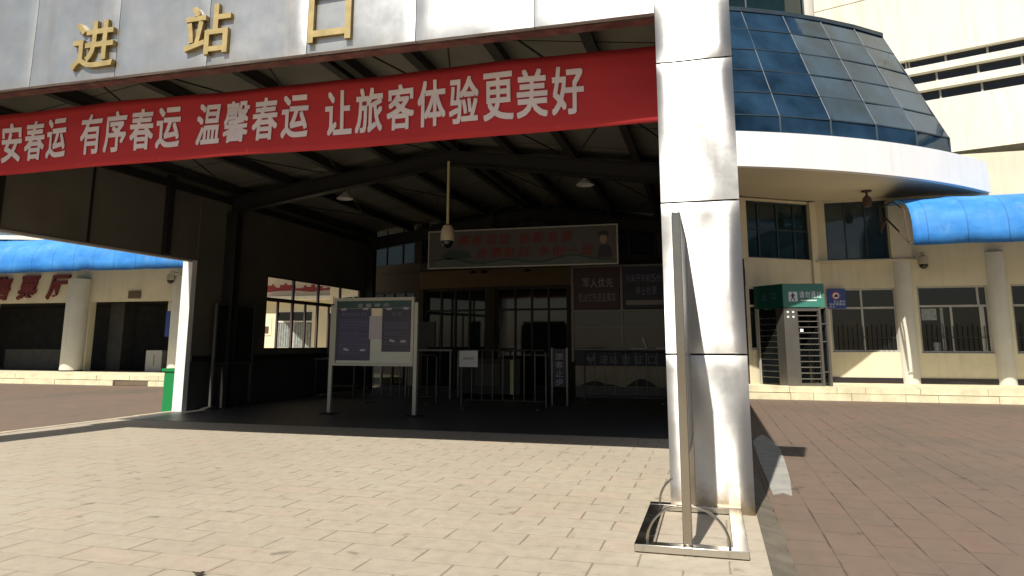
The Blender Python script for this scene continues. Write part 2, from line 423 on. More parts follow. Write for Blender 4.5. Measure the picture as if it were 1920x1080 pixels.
def wall_grid(mb, x0, x1, z0, z1, th, holes):
    """a wall in local (x, depth, z) with real openings; holes are (x0, x1, z0, z1)"""
    xs = sorted({x0, x1, *[h[0] for h in holes], *[h[1] for h in holes]}); zs = sorted({z0, z1, *[h[2] for h in holes], *[h[3] for h in holes]})
    xs = [x for x in xs if x0 <= x <= x1]; zs = [z for z in zs if z0 <= z <= z1]
    def solid(i, k):
        if not (0 <= i < len(xs)-1 and 0 <= k < len(zs)-1): return False
        cx = (xs[i]+xs[i+1])/2; cz = (zs[k]+zs[k+1])/2
        return not any(h[0] < cx < h[1] and h[2] < cz < h[3] for h in holes)
    for i in range(len(xs)-1):
        for k in range(len(zs)-1):
            if not solid(i, k): continue
            a, b, c, d = xs[i], xs[i+1], zs[k], zs[k+1]
            mb.quad((a, 0, c), (b, 0, c), (b, 0, d), (a, 0, d)); mb.quad((a, th, c), (a, th, d), (b, th, d), (b, th, c))
            if not solid(i-1, k): mb.quad((a, 0, c), (a, 0, d), (a, th, d), (a, th, c))
            if not solid(i+1, k): mb.quad((b, 0, c), (b, th, c), (b, th, d), (b, 0, d))
            if not solid(i, k-1): mb.quad((a, 0, c), (a, th, c), (b, th, c), (b, 0, c))
            if not solid(i, k+1): mb.quad((a, 0, d), (b, 0, d), (b, th, d), (a, th, d))
    return mb
def window(parent, xf, x0, x1, z0, z1, vs, hs, fr=.05, inset=.08, mat='alu', glass='darkglass', name='window', half=None):
    """frame mesh (part) with one glazing sheet as sub-part; vs / hs are bar positions (vs may be (x, z0, z1))"""
    m = MB(xf); d0, d1 = inset, inset+.06
    m.box(x0, x0+fr, d0, d1, z0, z1); m.box(x1-fr, x1, d0, d1, z0, z1)
    m.box(x0+fr, x1-fr, d0, d1, z0, z0+fr); m.box(x0+fr, x1-fr, d0, d1, z1-fr, z1)
    for h in hs: m.box(x0+fr, x1-fr, d0-.002, d1-.004, h-fr/2, h+fr/2)
    for v in vs:
        v, a, b = v if isinstance(v, tuple) else (v, z0+fr, z1-fr)
        m.box(v-fr/2, v+fr/2, d0+.004, d1-.008, a, b)
    w = m.build(name, mat, parent)
    g = MB(xf); g.box(x0+fr*.5, x1-fr*.5, d1-.02, d1-.012, z0+fr*.5, z1-fr*.5); g.build('pane', glass, w)
    return w

# ------------------------------------------------------------------ ground
struct('plaza_ground', MB().quad((-400, -300, -.06), (400, -300, -.06), (400, 500, -.06), (-400, 500, -.06)), 'redpaver')
struct('platform', MB().box(-10.46, .29, -14, 23, -.09, 0), 'paver')
m = MB(); random.seed(3)
y = -14
while y < 20.2:
    L = .98; m.box(-10.60, -10.462, y, y+L-.012, -.09, .006+random.uniform(-.003, .003)); y += L
struct('shade_floor_slab', MB().box(-10.40, .27, 10.9, 22.5, -.05, .004), 'infloor')  # slab added over the platform to deepen the shade under the roof
struct('kerb_left', m, 'kerb')
m = MB(); ys = [-14+.16*i for i in range(214)]; prev = None
for y in ys:        # ragged mortar apron down to the plaza
    w = .15+random.uniform(-.02, .02)+.02*math.sin(y*1.3)
    cur = ((.292, y, -.004), (.292+w, y, -.055), (.292+w, y, -.07))
    if prev: m.quad(prev[0], cur[0], cur[1], prev[1]); m.quad(prev[1], cur[1], cur[2], prev[2])
    prev = cur
struct('apron_strip', m, 'apron')
P = [(.50, 7.5), (.60, 7.62), (.67, 7.5), (.74, 8.4), (.80, 9.6), (.84, 10.7), (.79, 11.7), (.72, 12.3), (.62, 12.0), (.52, 11.4), (.50, 9.5)]
struct('cement_patch', MB().prism([(x, y, -.07) for x, y in P], (0, 0, .018)), 'patch')

# ------------------------------------------------------------------ entrance shelter
sh = thing('entrance_shelter', 'steel gateway shelter with stainless pillars, white metal fascia and dark interior', 'shelter', (-5.05, 6.5, 0))
XL, XR, RX = -10.4, .28, -5.05
def pillar(x0, x1):
    core = MB().box(x0+.015, x1-.015, 6.37, 6.94, 0, 4.50).build('pillar', 'darksteel', sh)
    for z0, z1 in ((0, 1.260), (1.276, 2.572), (2.588, 3.872), (3.888, 4.508)):
        p = MB(); p.dented(x0, x1, 6.30, 6.96, z0, z1, .014, .50, int(z0*10)+int(x0*7))
        p.build('cladding_panel', 'steel', core)
pillar(-.38, .28); pillar(XL, -9.74)
edges = [-10.70, -10.20, -8.96, -7.72, -6.48, -5.24, -4.0, -2.76, -1.52, -.38, .57]
for i in range(len(edges)-1):
    a, b = edges[i]+.004, edges[i+1]-.004
    z0 = 4.37 if 1 <= i <= len(edges)-3 else 4.515
    MB().dented(a, b, 6.285, 6.36, z0, 5.58, .006, .9, i+3, .07).build('fascia_panel', 'fascia', sh)
MB().box(-10.62, .5, 6.362, 6.375, 4.44, 5.56).build('fascia_backing', 'purlin', sh)
MB().box(-9.735, -.385, 6.37, 6.50, 4.352, 4.366).build('fascia_soffit_trim', 'redtrim', sh)
# roof: two slopes, ridge along the depth
def zroof(x): return 5.52-.135*abs(x-RX)
RY0, RY1 = 6.38, 20.4
for s in (-1, 1):
    xe = RX-5.55 if s < 0 else RX+5.32
    m = MB()
    a = [(RX, RY0, zroof(RX)), (xe, RY0, zroof(xe)), (xe, RY1, zroof(xe)), (RX, RY1, zroof(RX))]
    m.prism(a, (0, 0, .045)); m.build('roof_sheet', 'roof', sh)
    for d in (.12, 1.3, 2.55, 3.8, 5.05):
        x = RX+s*d; z = zroof(x)
        m = MB(); m.box(x-.045, x+.045, RY0+.02, RY1-.02, z-.20, z-.006+(-.012)); m.box(x-.045, x+.09, RY0+.02, RY1-.02, z-.215, z-.202)
        m.build('purlin', 'purlin', sh)
    # sheet seams and bracing rods seen between the purlins
    m = MB()
    for y0 in (6.6, 13.7):
        for d0, d1 in ((.3, 2.4), (2.7, 4.9)):
            xa, xb = RX+s*d0, RX+s*d1
            m.bar((xa, y0+.2, zroof(xa)-.23), (xb, y0+6.5, zroof(xb)-.23), .02); m.bar((xb, y0+.2, zroof(xb)-.25), (xa, y0+6.5, zroof(xa)-.25), .02)
    m.build('bracing_rod', 'darksteel', sh)
    m = MB()
    for y in (8.2, 10.0, 11.8, 13.3, 15.2, 17):
        m.prism([(RX+s*.02, y, zroof(RX)-.006), (xe-s*.02, y, zroof(xe)-.006), (xe-s*.02, y+.014, zroof(xe)-.006), (RX+s*.02, y+.014, zroof(RX)-.006)], (0, 0, .004))
    m.build('sheet_lap', 'purlin', sh)
for y in (13.5, 20.2):
    for s in (-1, 1):
        xe = RX+s*(5.2 if s < 0 else 5.1)
        a = [(RX, y, zroof(RX)-.22), (xe, y, zroof(xe)-.22), (xe, y, zroof(xe)-.58), (RX, y, zroof(RX)-.50)]
        m = MB(); m.prism(a, (0, .02, 0))
        for dz0, dz1 in ((-.217, -.235), (-.50, -.52)):
            e1 = dz1 if dz0 > -.3 else -.60; e0 = dz0 if dz0 > -.3 else -.58
            m.prism([(RX, y-.09, zroof(RX)+dz0), (xe, y-.09, zroof(xe)+e0), (xe, y-.09, zroof(xe)+e1), (RX, y-.09, zroof(RX)+dz1)], (0, .2, 0))
        m.build('rafter', 'darksteel', sh)
        xc = RX+s*(5.12 if s < 0 else 4.92); z = zroof(xc)-.6
        m = MB(); m.box(xc-.15, xc+.15, y-.1, y-.085, 0, z); m.box(xc-.15, xc+.15, y+.1, y+.115, 0, z); m.box(xc-.012, xc+.012, y-.085, y+.1, 0, z)
        m.build('column', 'darksteel', sh)
# side walls; the unseen right one is added to keep the interior dark
def side_wall(s):
    X = RX-5.35 if s < 0 else RX+5.15
    f = lambda a, d, z: (X-s*d, a, z)
    ze = zroof(X)-.02
    m = MB(f); wall_grid(m, 6.98, 12.56, 3.062, ze, .08, []); m.build('side_panel', 'wallpanel', sh)
    m = MB(f); m.box(6.98, 12.42, -.01, .10, 3.02, 3.056); m.build('panel_trim', 'trimgrey', sh)
    m = MB(f)
    for y, w in ((9.79, .012), (8.1, .05), (11.6, .07)): m.box(y-w, y+w, .083, .083+.03+w, 3.07, ze-.03)
    m.box(6.98, 20.3, .09, .17, ze-.35, ze-.22)
    m.build('stud', 'darksteel', sh)
    m = MB(f); m.box(12.42, 12.56, -.13, .10, 0, 3.06); m.build('corner_post', 'white', sh)
    hole = [(15.05, 19.92, 1.2, 3.0)] if s < 0 else []
    m = MB(f); wall_grid(m, 12.562, 20.3, 1.1, ze, .1, hole); m.build('side_wall', 'wallpanel', sh)
    m = MB(f); m.box(12.562, 20.3, 0, .09, 0, .98); m.build('dado_panel', 'dado', sh)
    m = MB(f); m.box(12.562, 20.3, 0, .13, .982, 1.098); m.build('dado_rail', 'darksteel', sh)
    if s < 0:
        m = MB(f)
        z0, z1, y0, y1 = 1.2, 3.0, 15.05, 19.92
        m.box(y0, y0+.06, .02, .08, z0, z1); m.box(y1-.06, y1, .02, .08, z0, z1); m.box(y0+.06, y1-.06, .02, .08, z0, z0+.05); m.box(y0+.06, y1-.06, .02, .08, z1-.05, z1)
        m.box(y0+.06, y1-.06, .018, .084, 2.37, 2.46)
        for v in (16.27, 17.49, 18.7): m.box(v-.035, v+.035, .022, .078, z0+.05, z1-.05)
        for v in (15.62, 16.88, 18.1, 19.3): m.box(v-.025, v+.025, .026, .074, z0+.05, 2.37)
        m.build('window_frame', 'winbrown', sh)
side_wall(-1); side_wall(1)

# entrance characters
es = thing('entrance_sign', 'three raised gold characters spaced along the white metal fascia', 'sign', (-5.27, 6.29, 4.45))
for ch, a0, a1, b0, b1 in (('进', -7.07, -6.47, 4.475, 5.06), ('站', -5.51, -4.92, 4.475, 5.055), ('口', -3.96, -3.46, 4.46, 5.03)):
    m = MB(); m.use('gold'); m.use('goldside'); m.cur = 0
    char(m, ch, a0, a1, b0, b1, yplane(6.289), .012, .055)
    m.build('character', None, es, smooth=False)

# slogan banner
bn = thing('slogan_banner', 'long red cloth banner with white characters hung across the shelter mouth', 'banner', (-5, 7, 3.5))
def cloth(x, z):
    sag = .045*math.sin(math.pi*(x+10)/9.6); k = (z-3.53)/.82
    return .030*math.sin(x*1.1+z*1.5)+.014*math.sin(x*2.6-z*2)+.05*max(0, k-.78)**1.5+.010*k*k*math.sin(z*21+x*.7)+.006*k*math.sin(x*6.3+z*4)
def cl(x, z): return (x, 7.0+cloth(x, z), z-.03*math.sin(math.pi*max(0, min(1, (x+9.8)/9.4)))*0)
m = MB(); nx, nz = 150, 10; x0, x1 = -9.95, -.28
g = m.pts([cl(x0+(x1-x0)*i/nx, 3.53+.82*k/nz) for k in range(nz+1) for i in range(nx+1)])
for k in range(nz):
    for i in range(nx):
        a = g+k*(nx+1)+i; m.face((a, a+1, a+nx+2, a+nx+1))
o = m.build('cloth', 'bannerred', bn, recalc=False)
sm = o.modifiers.new('thickness', 'SOLIDIFY'); sm.thickness = .004; sm.offset = 1
chars = [('平', -9.33), ('安', -8.95), ('春', -8.56), ('运', -8.18), ('有', -7.60), ('序', -7.22), ('春', -6.83), ('运', -6.45), ('温', -5.88), ('馨', -5.50), ('春', -5.11), ('运', -4.72),
         ('让', -4.17), ('旅', -3.79), ('客', -3.40), ('体', -3.02), ('验', -2.64), ('更', -2.25), ('美', -1.88), ('好', -1.50)]
m = MB()
for ch, a in chars: char(m, ch, a, a+.34, 3.69, 4.215, lambda x, z, d: (lambda p: (p[0], p[1]-.016-d, p[2]))(cl(x, z)), .022)
m.build('lettering', 'bannertext', bn, smooth=False, recalc=False)
for x in (-.33, -9.9):
    for z in (3.56, 4.32): MB().tube([(x, 7.0, z), (x+(.12 if x > -5 else -.2), 6.93, z+.02)], .006, 6).build('tie_rope', 'bannertext', bn)

# ------------------------------------------------------------------ poster stands
def poster_stand(label, x, yb, yf, ztop, group, base, panel_mat, steel_mat):
    st = thing('poster_stand', label, 'poster stand', (x, (yb+yf)/2, 0), group)
    if base:
        x0, x1, y0, y1 = -.55, .175, 5.02, 6.36
        m = MB(); w = .09; h = .055
        m.box(x0, x1, y0, y0+w, .008, h); m.box(x0, x1, y1-w, y1, .008, h)
        m.box(x0, x0+w+.03, y0+w, y1-w, .008, h-.002); m.box(x1-w-.01, x1, y0+w, y1-w, .008, h-.002)
        b = m.build('base_frame', 'turnbase', st); bv = b.modifiers.new('bevel', 'BEVEL'); bv.width = .004; bv.segments = 2
    else:
        for yy in (yf, yb):
            m = MB(); m.lathe((x, yy, 0), [(.22, 0), (.22, .02), (.10, .05), (.04, .06)], 20); m.build('foot', 'rubber', st)
    for yy in (yf, yb):
        m = MB(); m.box(x-.03, x+.03, yy-.03, yy+.03, .056, ztop)
        o = m.build('upright', steel_mat, st); bv = o.modifiers.new('bevel', 'BEVEL'); bv.width = .005; bv.segments = 2
        if base:
            for s in (-1, 1):
                c = (x, yy, .056); pts = []
                for k in range(13):
                    a = math.radians(90*k/12); pts.append((x+s*(.03+.235*math.sin(a)), yy, .056+.235*math.cos(a)))
                m = MB(); m.tube(pts, .009, 8); m.build('curved_brace', steel_mat, st)
    m = MB(); z0 = .62 if base else .95
    m.box(x-.022, x+.022, yf+.032, yb-.032, z0, ztop-.03); m.build('panel', panel_mat, st)
    for a, b in ((z0-.04, z0-.002), (ztop-.028, ztop)): MB().box(x-.03, x+.03, yf+.031, yb-.031, a, b).build('rail', steel_mat, st)
    return st
poster_stand('brushed steel poster stand on a square tube base in front of the stainless pillar', -.205, 6.31, 5.09, 2.27, 'poster stands seen edge on', True, 'standpanel', 'standsteel')
poster_stand('dim poster stand on black feet just inside the shelter beside its white corner post', -10.12, 14.35, 13.05, 2.2, 'poster stands seen edge on', False, 'black', 'boothframe')

# ------------------------------------------------------------------ notice board
nb = thing('notice_board', 'framed notice board on two legs with purple posters in the shelter mouth', 'notice board', (-6.34, 12.85, 0))
Y = 12.85
for x in (-7.245, -5.455):
    m = MB(); m.box(x-.035, x+.035, Y-.03, Y+.03, .03, 2.1 if x < -6 else 2.14); m.build('leg', 'boardframe', nb)
    m = MB(); m.lathe((x, Y, 0), [(.20, 0), (.20, .015), (.06, .035)], 20); m.build('foot', 'rubber', nb)
m = MB(); x0, x1, z0, z1, w = -7.205, -5.495, .93, 2.245, .055
m.box(x0, x0+w, Y-.04, Y+.03, z0, z1); m.box(x1-w, x1, Y-.04, Y+.03, z0, z1); m.box(x0+w, x1-w, Y-.04, Y+.03, z0, z0+w); m.box(x0+w, x1-w, Y-.04, Y+.03, z1-w, z1)
m.build('frame', 'boardframe', nb)
MB().box(x0+w, x1-w, Y-.005, Y+.02, z0+w, z1-w).build('backing', 'boardback', nb)
yb = Y-.006
h = MB().box(x0+w+.005, x1-w-.005, yb-.004, yb, 2.04, 2.185).build('header_strip', 'teal', nb)
m = MB(); fit = yplane(yb-.005)
line_of(m, '温馨提示', -6.75, -6.0, 2.06, 2.13, fit, .0, .35); m.build('header_lettering', 'tape', h, smooth=False)
def poster(x0, x1, z0, z1, mat, title, n, lines0):
    p = MB().box(x0, x1, yb-.003, yb, z0, z1).build('poster', mat, nb)
    m = MB(); fit = yplane(yb-.0045)
    line_of(m, title, (x0+x1)/2-n/2, (x0+x1)/2+n/2, z1-.155, z1-.075, fit, .01, .15)
    random.seed(len(title)); z = z1-.22
    while z > z0+.12:
        if random.random() < .82:
            a = x0+.05; b = x1-.05-random.choice((0, 0, .05, .2))
            m.quad(fit(a, z, 0), fit(b, z, 0), fit(b, z+.006, 0), fit(a, z+.006, 0))
        z -= .030
    m.build('poster_lettering', 'pinktext', p, smooth=False)
    m = MB()
    for tx, tz, r in ((x0+.14, z1-.012, .05), (x1-.12, z1-.005, .0), (x0+.22, z0+.21, -.25), (x1-.16, z0+.20, .03)):
        f2 = lambda u, v: (tx+u*math.cos(r)-v*math.sin(r), yb-.008, tz+u*math.sin(r)+v*math.cos(r))
        m.poly([f2(-.055, -.02), f2(.055, -.02), f2(.055, .02), f2(-.055, .02)])
    m.build('tape_piece', 'tape', p, smooth=False)
poster(-7.145, -6.41, 1.03, 2.035, 'purple', '铁路旅客乘车须知', .55, 0)
poster(-6.17, -5.555, 1.20, 2.035, 'purpledark', '公告', .22, 0)
m = MB(); m.box(-6.385, -6.195, yb-.004, yb, 1.87, 2.06); m.build('pinned_sheet', 'muralpale', nb)
m = MB(); m.box(-6.44, -6.17, yb-.009, yb-.005, 1.44, 1.885); m.build('pinned_sheet', 'lilac', nb)

# ------------------------------------------------------------------ station building
sb = thing('station_building', 'cream station building with a round glass-topped hall and barred lower windows', 'station building', (-5, 33.1, 0))
CX, CY, RW = -5.0, 33.1, 13.0
WY = 23.0
front = lambda x, d, z: (x, WY+d, z)
# plinths of two stone courses
def plinth(x0, x1):
    top = MB(); top.box(x0, x1, 20.36, 23.3, .05, .262); pl = top.build('plinth', 'plinth', sb)
    m = MB(); random.seed(int(x0*10)); 
    for z0, z1, yy in ((-.08, .115, 20.26), (.125, .272, 20.31)):
        x = x0
        while x < x1:
            L = random.uniform(.55, 1.5); e = min(x+L, x1)
            if random.random() > .05 or z1 > .2:
                m.box(x+.006, e-.006, yy+random.uniform(-.012, .012), 20.40+(.3 if z1 > .2 else 0), z0, z1+random.uniform(-.012, .004)+(.003 if z1 > .2 else 0))
            x = e
    m.build('kerb_stone', 'plinth', pl)
    MB().box(x0, x1, 20.34, 20.355, -.05, .25).build('joint_bed', 'plinthjoint', pl)
plinth(.62, 16); plinth(-60, -10.9)
# right facade
holes = [(3.42, 5.22, 1.14, 3.0), (5.77, 7.58, 1.12, 3.03), (8.13, 9.95, 1.12, 3.05), (3.46, 5.15, 3.85, 5.6)]
m = MB(front); wall_grid(m, 3.13, 16, .26, 6.85, .35, holes); m.build('wall', 'cream', sb)
MB().box(3.2, 16, WY-.03, WY-.002, .262, .42).build('skirting', 'skirt', sb)
window(sb, front, 3.42, 5.22, 1.14, 3.0, [(4.3, 1.2, 3.0)], [2.42], .06)
window(sb, front, 5.77, 7.58, 1.12, 3.03, [(6.62, 1.17, 2.44), (7.33, 2.44, 3.0), (7.42, 1.17, 2.44), (7.36, 1.17, 2.44)], [2.45], .06)
window(sb, front, 8.13, 9.95, 1.12, 3.05, [(8.95, 1.17, 2.44), (9.6, 2.44, 3.0)], [2.45], .06)
window(sb, front, 3.46, 5.15, 3.85, 5.6, [4.02, 4.58], [], .04, .1, 'mullion', 'blueglass')
# security bars behind the lower panes and the rooms they show
m = MB()
for a, b in ((3.5, 5.15), (5.85, 7.5), (8.2, 9.9)):
    x = a
    while x < b:
        m.box(x-.008, x+.008, WY-.02+.06, WY+.06, 1.2, 1.95 if int(x*10) % 2 else 1.88); x += .13
    m.box(a, b, WY+.042, WY+.058, 1.55, 1.57)
m.build('window_bars', 'bars', sb)
c = MB(); c.box(5.86, 6.25, WY+.10, WY+.118, 2.05, 2.38); c.box(6.34, 6.42, WY+.10, WY+.118, 1.2, 2.4); c.box(6.1, 6.28, WY+.10, WY+.118, 1.18, 1.42)
c.build('window_blind', 'curtain', sb)
# columns
def column(x, y, r, z0, z1, mat='column'):
    m = MB(); m.lathe((x, y, 0), [(r, z0), (r, z1)], 28); return m.build('column', mat, sb)
column(5.44, WY+.10, .26, .26, 3.83); column(7.82, WY+.10, .26, .26, 3.95)
MB().box(5.17, 5.72, WY-.12, WY-.005, 3.84, 5.6).build('pilaster', 'cream', sb)
m = MB(); m.box(3.12, 5.85, WY-.16, WY-.003, 3.76, 3.82); m.build('string_course', 'soffit', sb)
# rotunda wall facets
def facet(p0, p1):
    a = Vector((CX+RW*math.sin(p0), CY-RW*math.cos(p0))); b = Vector((CX+RW*math.sin(p1), CY-RW*math.cos(p1)))
    L = (b-a).length; u = (b-a)/L; n = Vector((-u.y, u.x))
    return L, (lambda x, d, z: (a.x+u.x*x+n.x*d, a.y+u.y*x+n.y*d, z))
ph = [math.radians(v) for v in (-38.5, -27.5, -16.5, -5.5, 5.5, 16.5, 27.5, 38.5)]
for i in range(7):
    L, xf = facet(ph[i], ph[i+1])
    if i in (1, 2, 3, 4, 5): low = (.16, L-.16, 0.02, 3.0)
    else: low = (.25, L-.25, 1.2, 3.0)
    if i == 6: low = (.1, 1.0, 1.2, 3.0)
    upw = (.10, L-.12, 3.85, 5.55)
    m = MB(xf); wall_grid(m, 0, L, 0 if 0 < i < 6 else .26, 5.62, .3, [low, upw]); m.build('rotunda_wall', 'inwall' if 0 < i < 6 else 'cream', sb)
    window(sb, xf, *upw, [upw[0]+(upw[1]-upw[0])*k/3 for k in (1, 2)] if i < 6 else [.62, 1.28, 1.9-.02], [4.72], .045, .08, 'mullion', 'drumglass')
    if 0 < i < 6:
        window(sb, xf, *low, [L*.3, L*.5, L*.7], [2.35], .06, .1, 'darksteel', 'darkglass', 'door')
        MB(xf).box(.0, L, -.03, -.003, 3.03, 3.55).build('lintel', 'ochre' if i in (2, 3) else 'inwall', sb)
    else:
        window(sb, xf, *low, [low[0]+(low[1]-low[0])*k for k in (.3, .66)], [2.45], .06, .06, 'winwhite', 'darkglass')
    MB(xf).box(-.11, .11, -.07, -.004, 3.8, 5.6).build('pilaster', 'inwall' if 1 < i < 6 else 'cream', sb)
L, xf = facet(ph[6], ph[7]); MB(xf).box(L-.13, L+.1, -.07, -.004, .3, 5.6).build('pilaster', 'cream', sb)
# canopy ring: white band and cream underside
def arc(r, a0, a1, n): return [(CX+r*math.sin(a0+(a1-a0)*k/n), CY-r*math.cos(a0+(a1-a0)*k/n)) for k in range(n+1)]
A = math.radians(51); n = 72
out = arc(16.5, -A, A, n); inn = arc(12.6, -A, A, n); out2 = arc(16.32, -A, A, n)
m = MB()
for k in range(n):
    (a, b), (c, d) = out[k], out[k+1]; (e, f), (g, h) = out2[k], out2[k+1]; (p, q), (r, s_) = inn[k], inn[k+1]
    m.quad((a, b, 5.62), (c, d, 5.62), (c, d, 6.5), (a, b, 6.5)); m.quad((a, b, 6.5), (c, d, 6.5), (r, s_, 6.5), (p, q, 6.5))
    m.quad((a, b, 5.62), (e, f, 5.62), (g, h, 5.62), (c, d, 5.62)); m.quad((e, f, 5.62), (e, f, 5.66), (g, h, 5.66), (g, h, 5.62))
for k in (0, n):
    (a, b), (p, q) = out[k], inn[k]; m.quad((a, b, 5.62), (a, b, 6.5), (p, q, 6.5), (p, q, 5.62))
cn = m.build('canopy', 'bandwhite', sb)
m = MB()
for k in range(n):
    (a, b), (c, d) = out2[k], out2[k+1]; (p, q), (r, s_) = inn[k], inn[k+1]
    m.quad((a, b, 5.655), (p, q, 5.655), (r, s_, 5.655), (c, d, 5.655))
m.build('soffit', 'soffit', cn)
# glass cone above the canopy
G = math.radians(44.5); n = 18
RB, RT, ZB, ZM, ZT = 16.42, 14.76, 6.505, 6.95, 10.58
m = MB(); rows = [(RB, ZB), (RB, ZM)] + [(RB+(RT-RB)*k/5, ZM+(ZT-ZM)*k/5) for k in range(1, 6)]
ring = [[(*p, z) for p in arc(r, -G, G, n)] for r, z in rows]
for i in range(len(rows)-1):
    for k in range(n):
        P = []
        for (x, y, z) in (ring[i][k], ring[i][k+1], ring[i+1][k+1], ring[i+1][k]):
            e = 1+random.uniform(-.0011, .0011); P.append((CX+(x-CX)*e, CY+(y-CY)*e, z))
        m.quad(*P)
for k in (0, n):
    q = [ring[i][k] for i in range(len(rows))]; a = -G+2*G*k/n
    m.poly(q+[(CX+12*math.sin(a), CY-12*math.cos(a), ZT), (CX+12*math.sin(a), CY-12*math.cos(a), ZB)])
topi = [(*p, ZT) for p in arc(8, -G, G, n)]
for k in range(n): m.quad(ring[-1][k], ring[-1][k+1], topi[k+1], topi[k])
gr = m.build('glass_roof', 'coneglass', sb, smooth=False)
m = MB()
for k in range(n+1):
    for i in range(1, len(rows)-1): m.bar(ring[i][k], ring[i+1][k], .018, .02)
    m.bar(ring[0][k], ring[1][k], .04)
for i in range(1, len(rows)):
    for k in range(n): m.bar(ring[i][k], ring[i][k+1], (.03 if i < len(rows)-1 else .12))
m.build('glazing_bars', 'mullion', gr, smooth=False)
dphi = math.radians(40.4); o1, o2 = arc(12.8, -dphi, dphi, 24), arc(12.4, -dphi, dphi, 24)
m = MB(); m.prism([(x, y, 10.6) for x, y in o1+o2[::-1]], (0, 0, 18)); dr = m.build('drum', 'drumglass', sb, smooth=False)
m = MB()
for k in range(0, 25, 3): m.bar((*arc(12.83, -dphi, dphi, 24)[k], 10.6), (*arc(12.83, -dphi, dphi, 24)[k], 28), .05)
m.build('glazing_bars', 'mullion', dr, smooth=False)
for a in (-1, 1):
    x, y = CX+12.7*math.sin(a*(dphi+.021)), CY-12.7*math.cos(dphi+.021)
    m = MB(); m.lathe((x, y, 0), [(.25, 10.6), (.25, 28)], 16); m.build('drum_post', 'column', dr)
# upper wings
def wing(s):
    ox, u, nn = (8, Vector((.939, -.344)), Vector((.344, .939))) if s > 0 else (-18, Vector((-.939, -.344)), Vector((-.344, .939)))
    xf = lambda x, d, z: (ox+u.x*x+nn.x*d, 25+u.y*x+nn.y*d, z)
    x0, x1 = -9, (12 if s > 0 else 40)
    m = MB(xf); m.box(x0, x1, 0, 1.2, 10.80, 13.28); m.box(x0, x1, .01, 1.2, 13.32, 24); wg = m.build('upper_wing', 'creamup', sb)
    m = MB(xf); m.box(x0, x1, 0, 1.2, 7.45, 9.28); m.build('lower_spandrel', 'creamup', wg)
    for z0, z1 in ((10.27, 10.49), (9.65, 9.90)): MB(xf).box(x0, x1, -.02, .235, z0, z1).build('ledge', 'creamup', wg)
    m = MB(xf); x = x0+.9
    while x < x1:
        m.box(x, x+.012, -.003, .01, 7.45, 9.28); m.box(x+.5, x+.512, -.003, .02, 10.80, 13.28); m.box(x+.5, x+.512, .006, .02, 13.32, 24); x += 2.05
    m.build('panel_joint', 'muralpale', wg)
    MB(xf).box(x0, x1, .24, .26, 9.29, 10.79).build('strip_window', 'darkglass', wg)
    m = MB(xf); x = x0+.4; k = 0
    while x < x1:
        for z0, z1, o in ((10.495, 10.795, .3), (9.905, 10.265, 0), (9.285, 9.645, .05)):
            m.box(x+o-.03, x+o+.03, .19, .235, z0, z1)
            if k % 3 == 0: m.box(x+o+.07, x+o+.11, .19, .235, z0, z1)
        x += 1.15; k += 1
    m.build('window_glazing_bars', 'alu', wg)
    m = MB(xf); pass
    MB(xf).box(x0, x1, 1.25, 1.5, 5.6, 7.44).build('recessed_wall', 'creamup', wg)
wing(1); wing(-1)
# left wing: ticket hall front with deep dark openings
lf = lambda x, d, z: (x, WY+.3+d, z)
holes = [(-34.2, -29.9, .262, 3.0), (-29.1, -24.95, .262, 3.0), (-24.05, -19.8, .262, 3.0), (-15.5, -13.95, 1.16, 2.56), (-36, -22, 5.3, 6.7)]
m = MB(lf); wall_grid(m, -50, -13.1, .26, 7.0, .3, holes); m.build('wall', 'cream', sb)
for x in (-29.5, -24.5, -19.45): column(x, WY+.15, .43, .30, 3.9)
for x in (-29.5, -24.5, -19.45): MB().lathe((x, WY+.15, 0), [(.45, .262), (.45, .31)], 24).build('column_foot', 'skirt', sb)
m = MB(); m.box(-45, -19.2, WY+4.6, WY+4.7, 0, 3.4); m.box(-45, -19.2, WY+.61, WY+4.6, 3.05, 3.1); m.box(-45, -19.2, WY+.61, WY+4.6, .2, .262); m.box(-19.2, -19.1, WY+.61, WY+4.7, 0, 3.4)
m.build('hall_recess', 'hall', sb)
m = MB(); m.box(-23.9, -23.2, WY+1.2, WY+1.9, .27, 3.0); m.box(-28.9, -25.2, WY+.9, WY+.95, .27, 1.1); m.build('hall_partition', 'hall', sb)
m = MB(); m.box(-13.4, -13.1, WY+.6, 33, 0, 7); m.build('return_wall', 'cream', sb)
window(sb, lf, -15.5, -13.95, 1.16, 2.56, [(-14.75, 1.2, 2.2)], [2.15], .06, .03, 'winwhite', 'darkglass')
m = MB(); 
for i in range(14): m.tube([(-15.4+.1*i, WY+.36, 1.22), (-15.4+.1*i, WY+.36, 2.1)], .05, 8)
m.build('curtain', 'curtain', sb)
window(sb, lf, -36, -22, 5.3, 6.7, [-36+.9*i for i in range(1, 16)], [5.9], .07, .05, 'winwhite', 'darkglass')
MB().box(-16.3, -12.5, WY-.1, WY+.296, 2.93, 3.06).build('lit_ledge', 'creamup', sb)

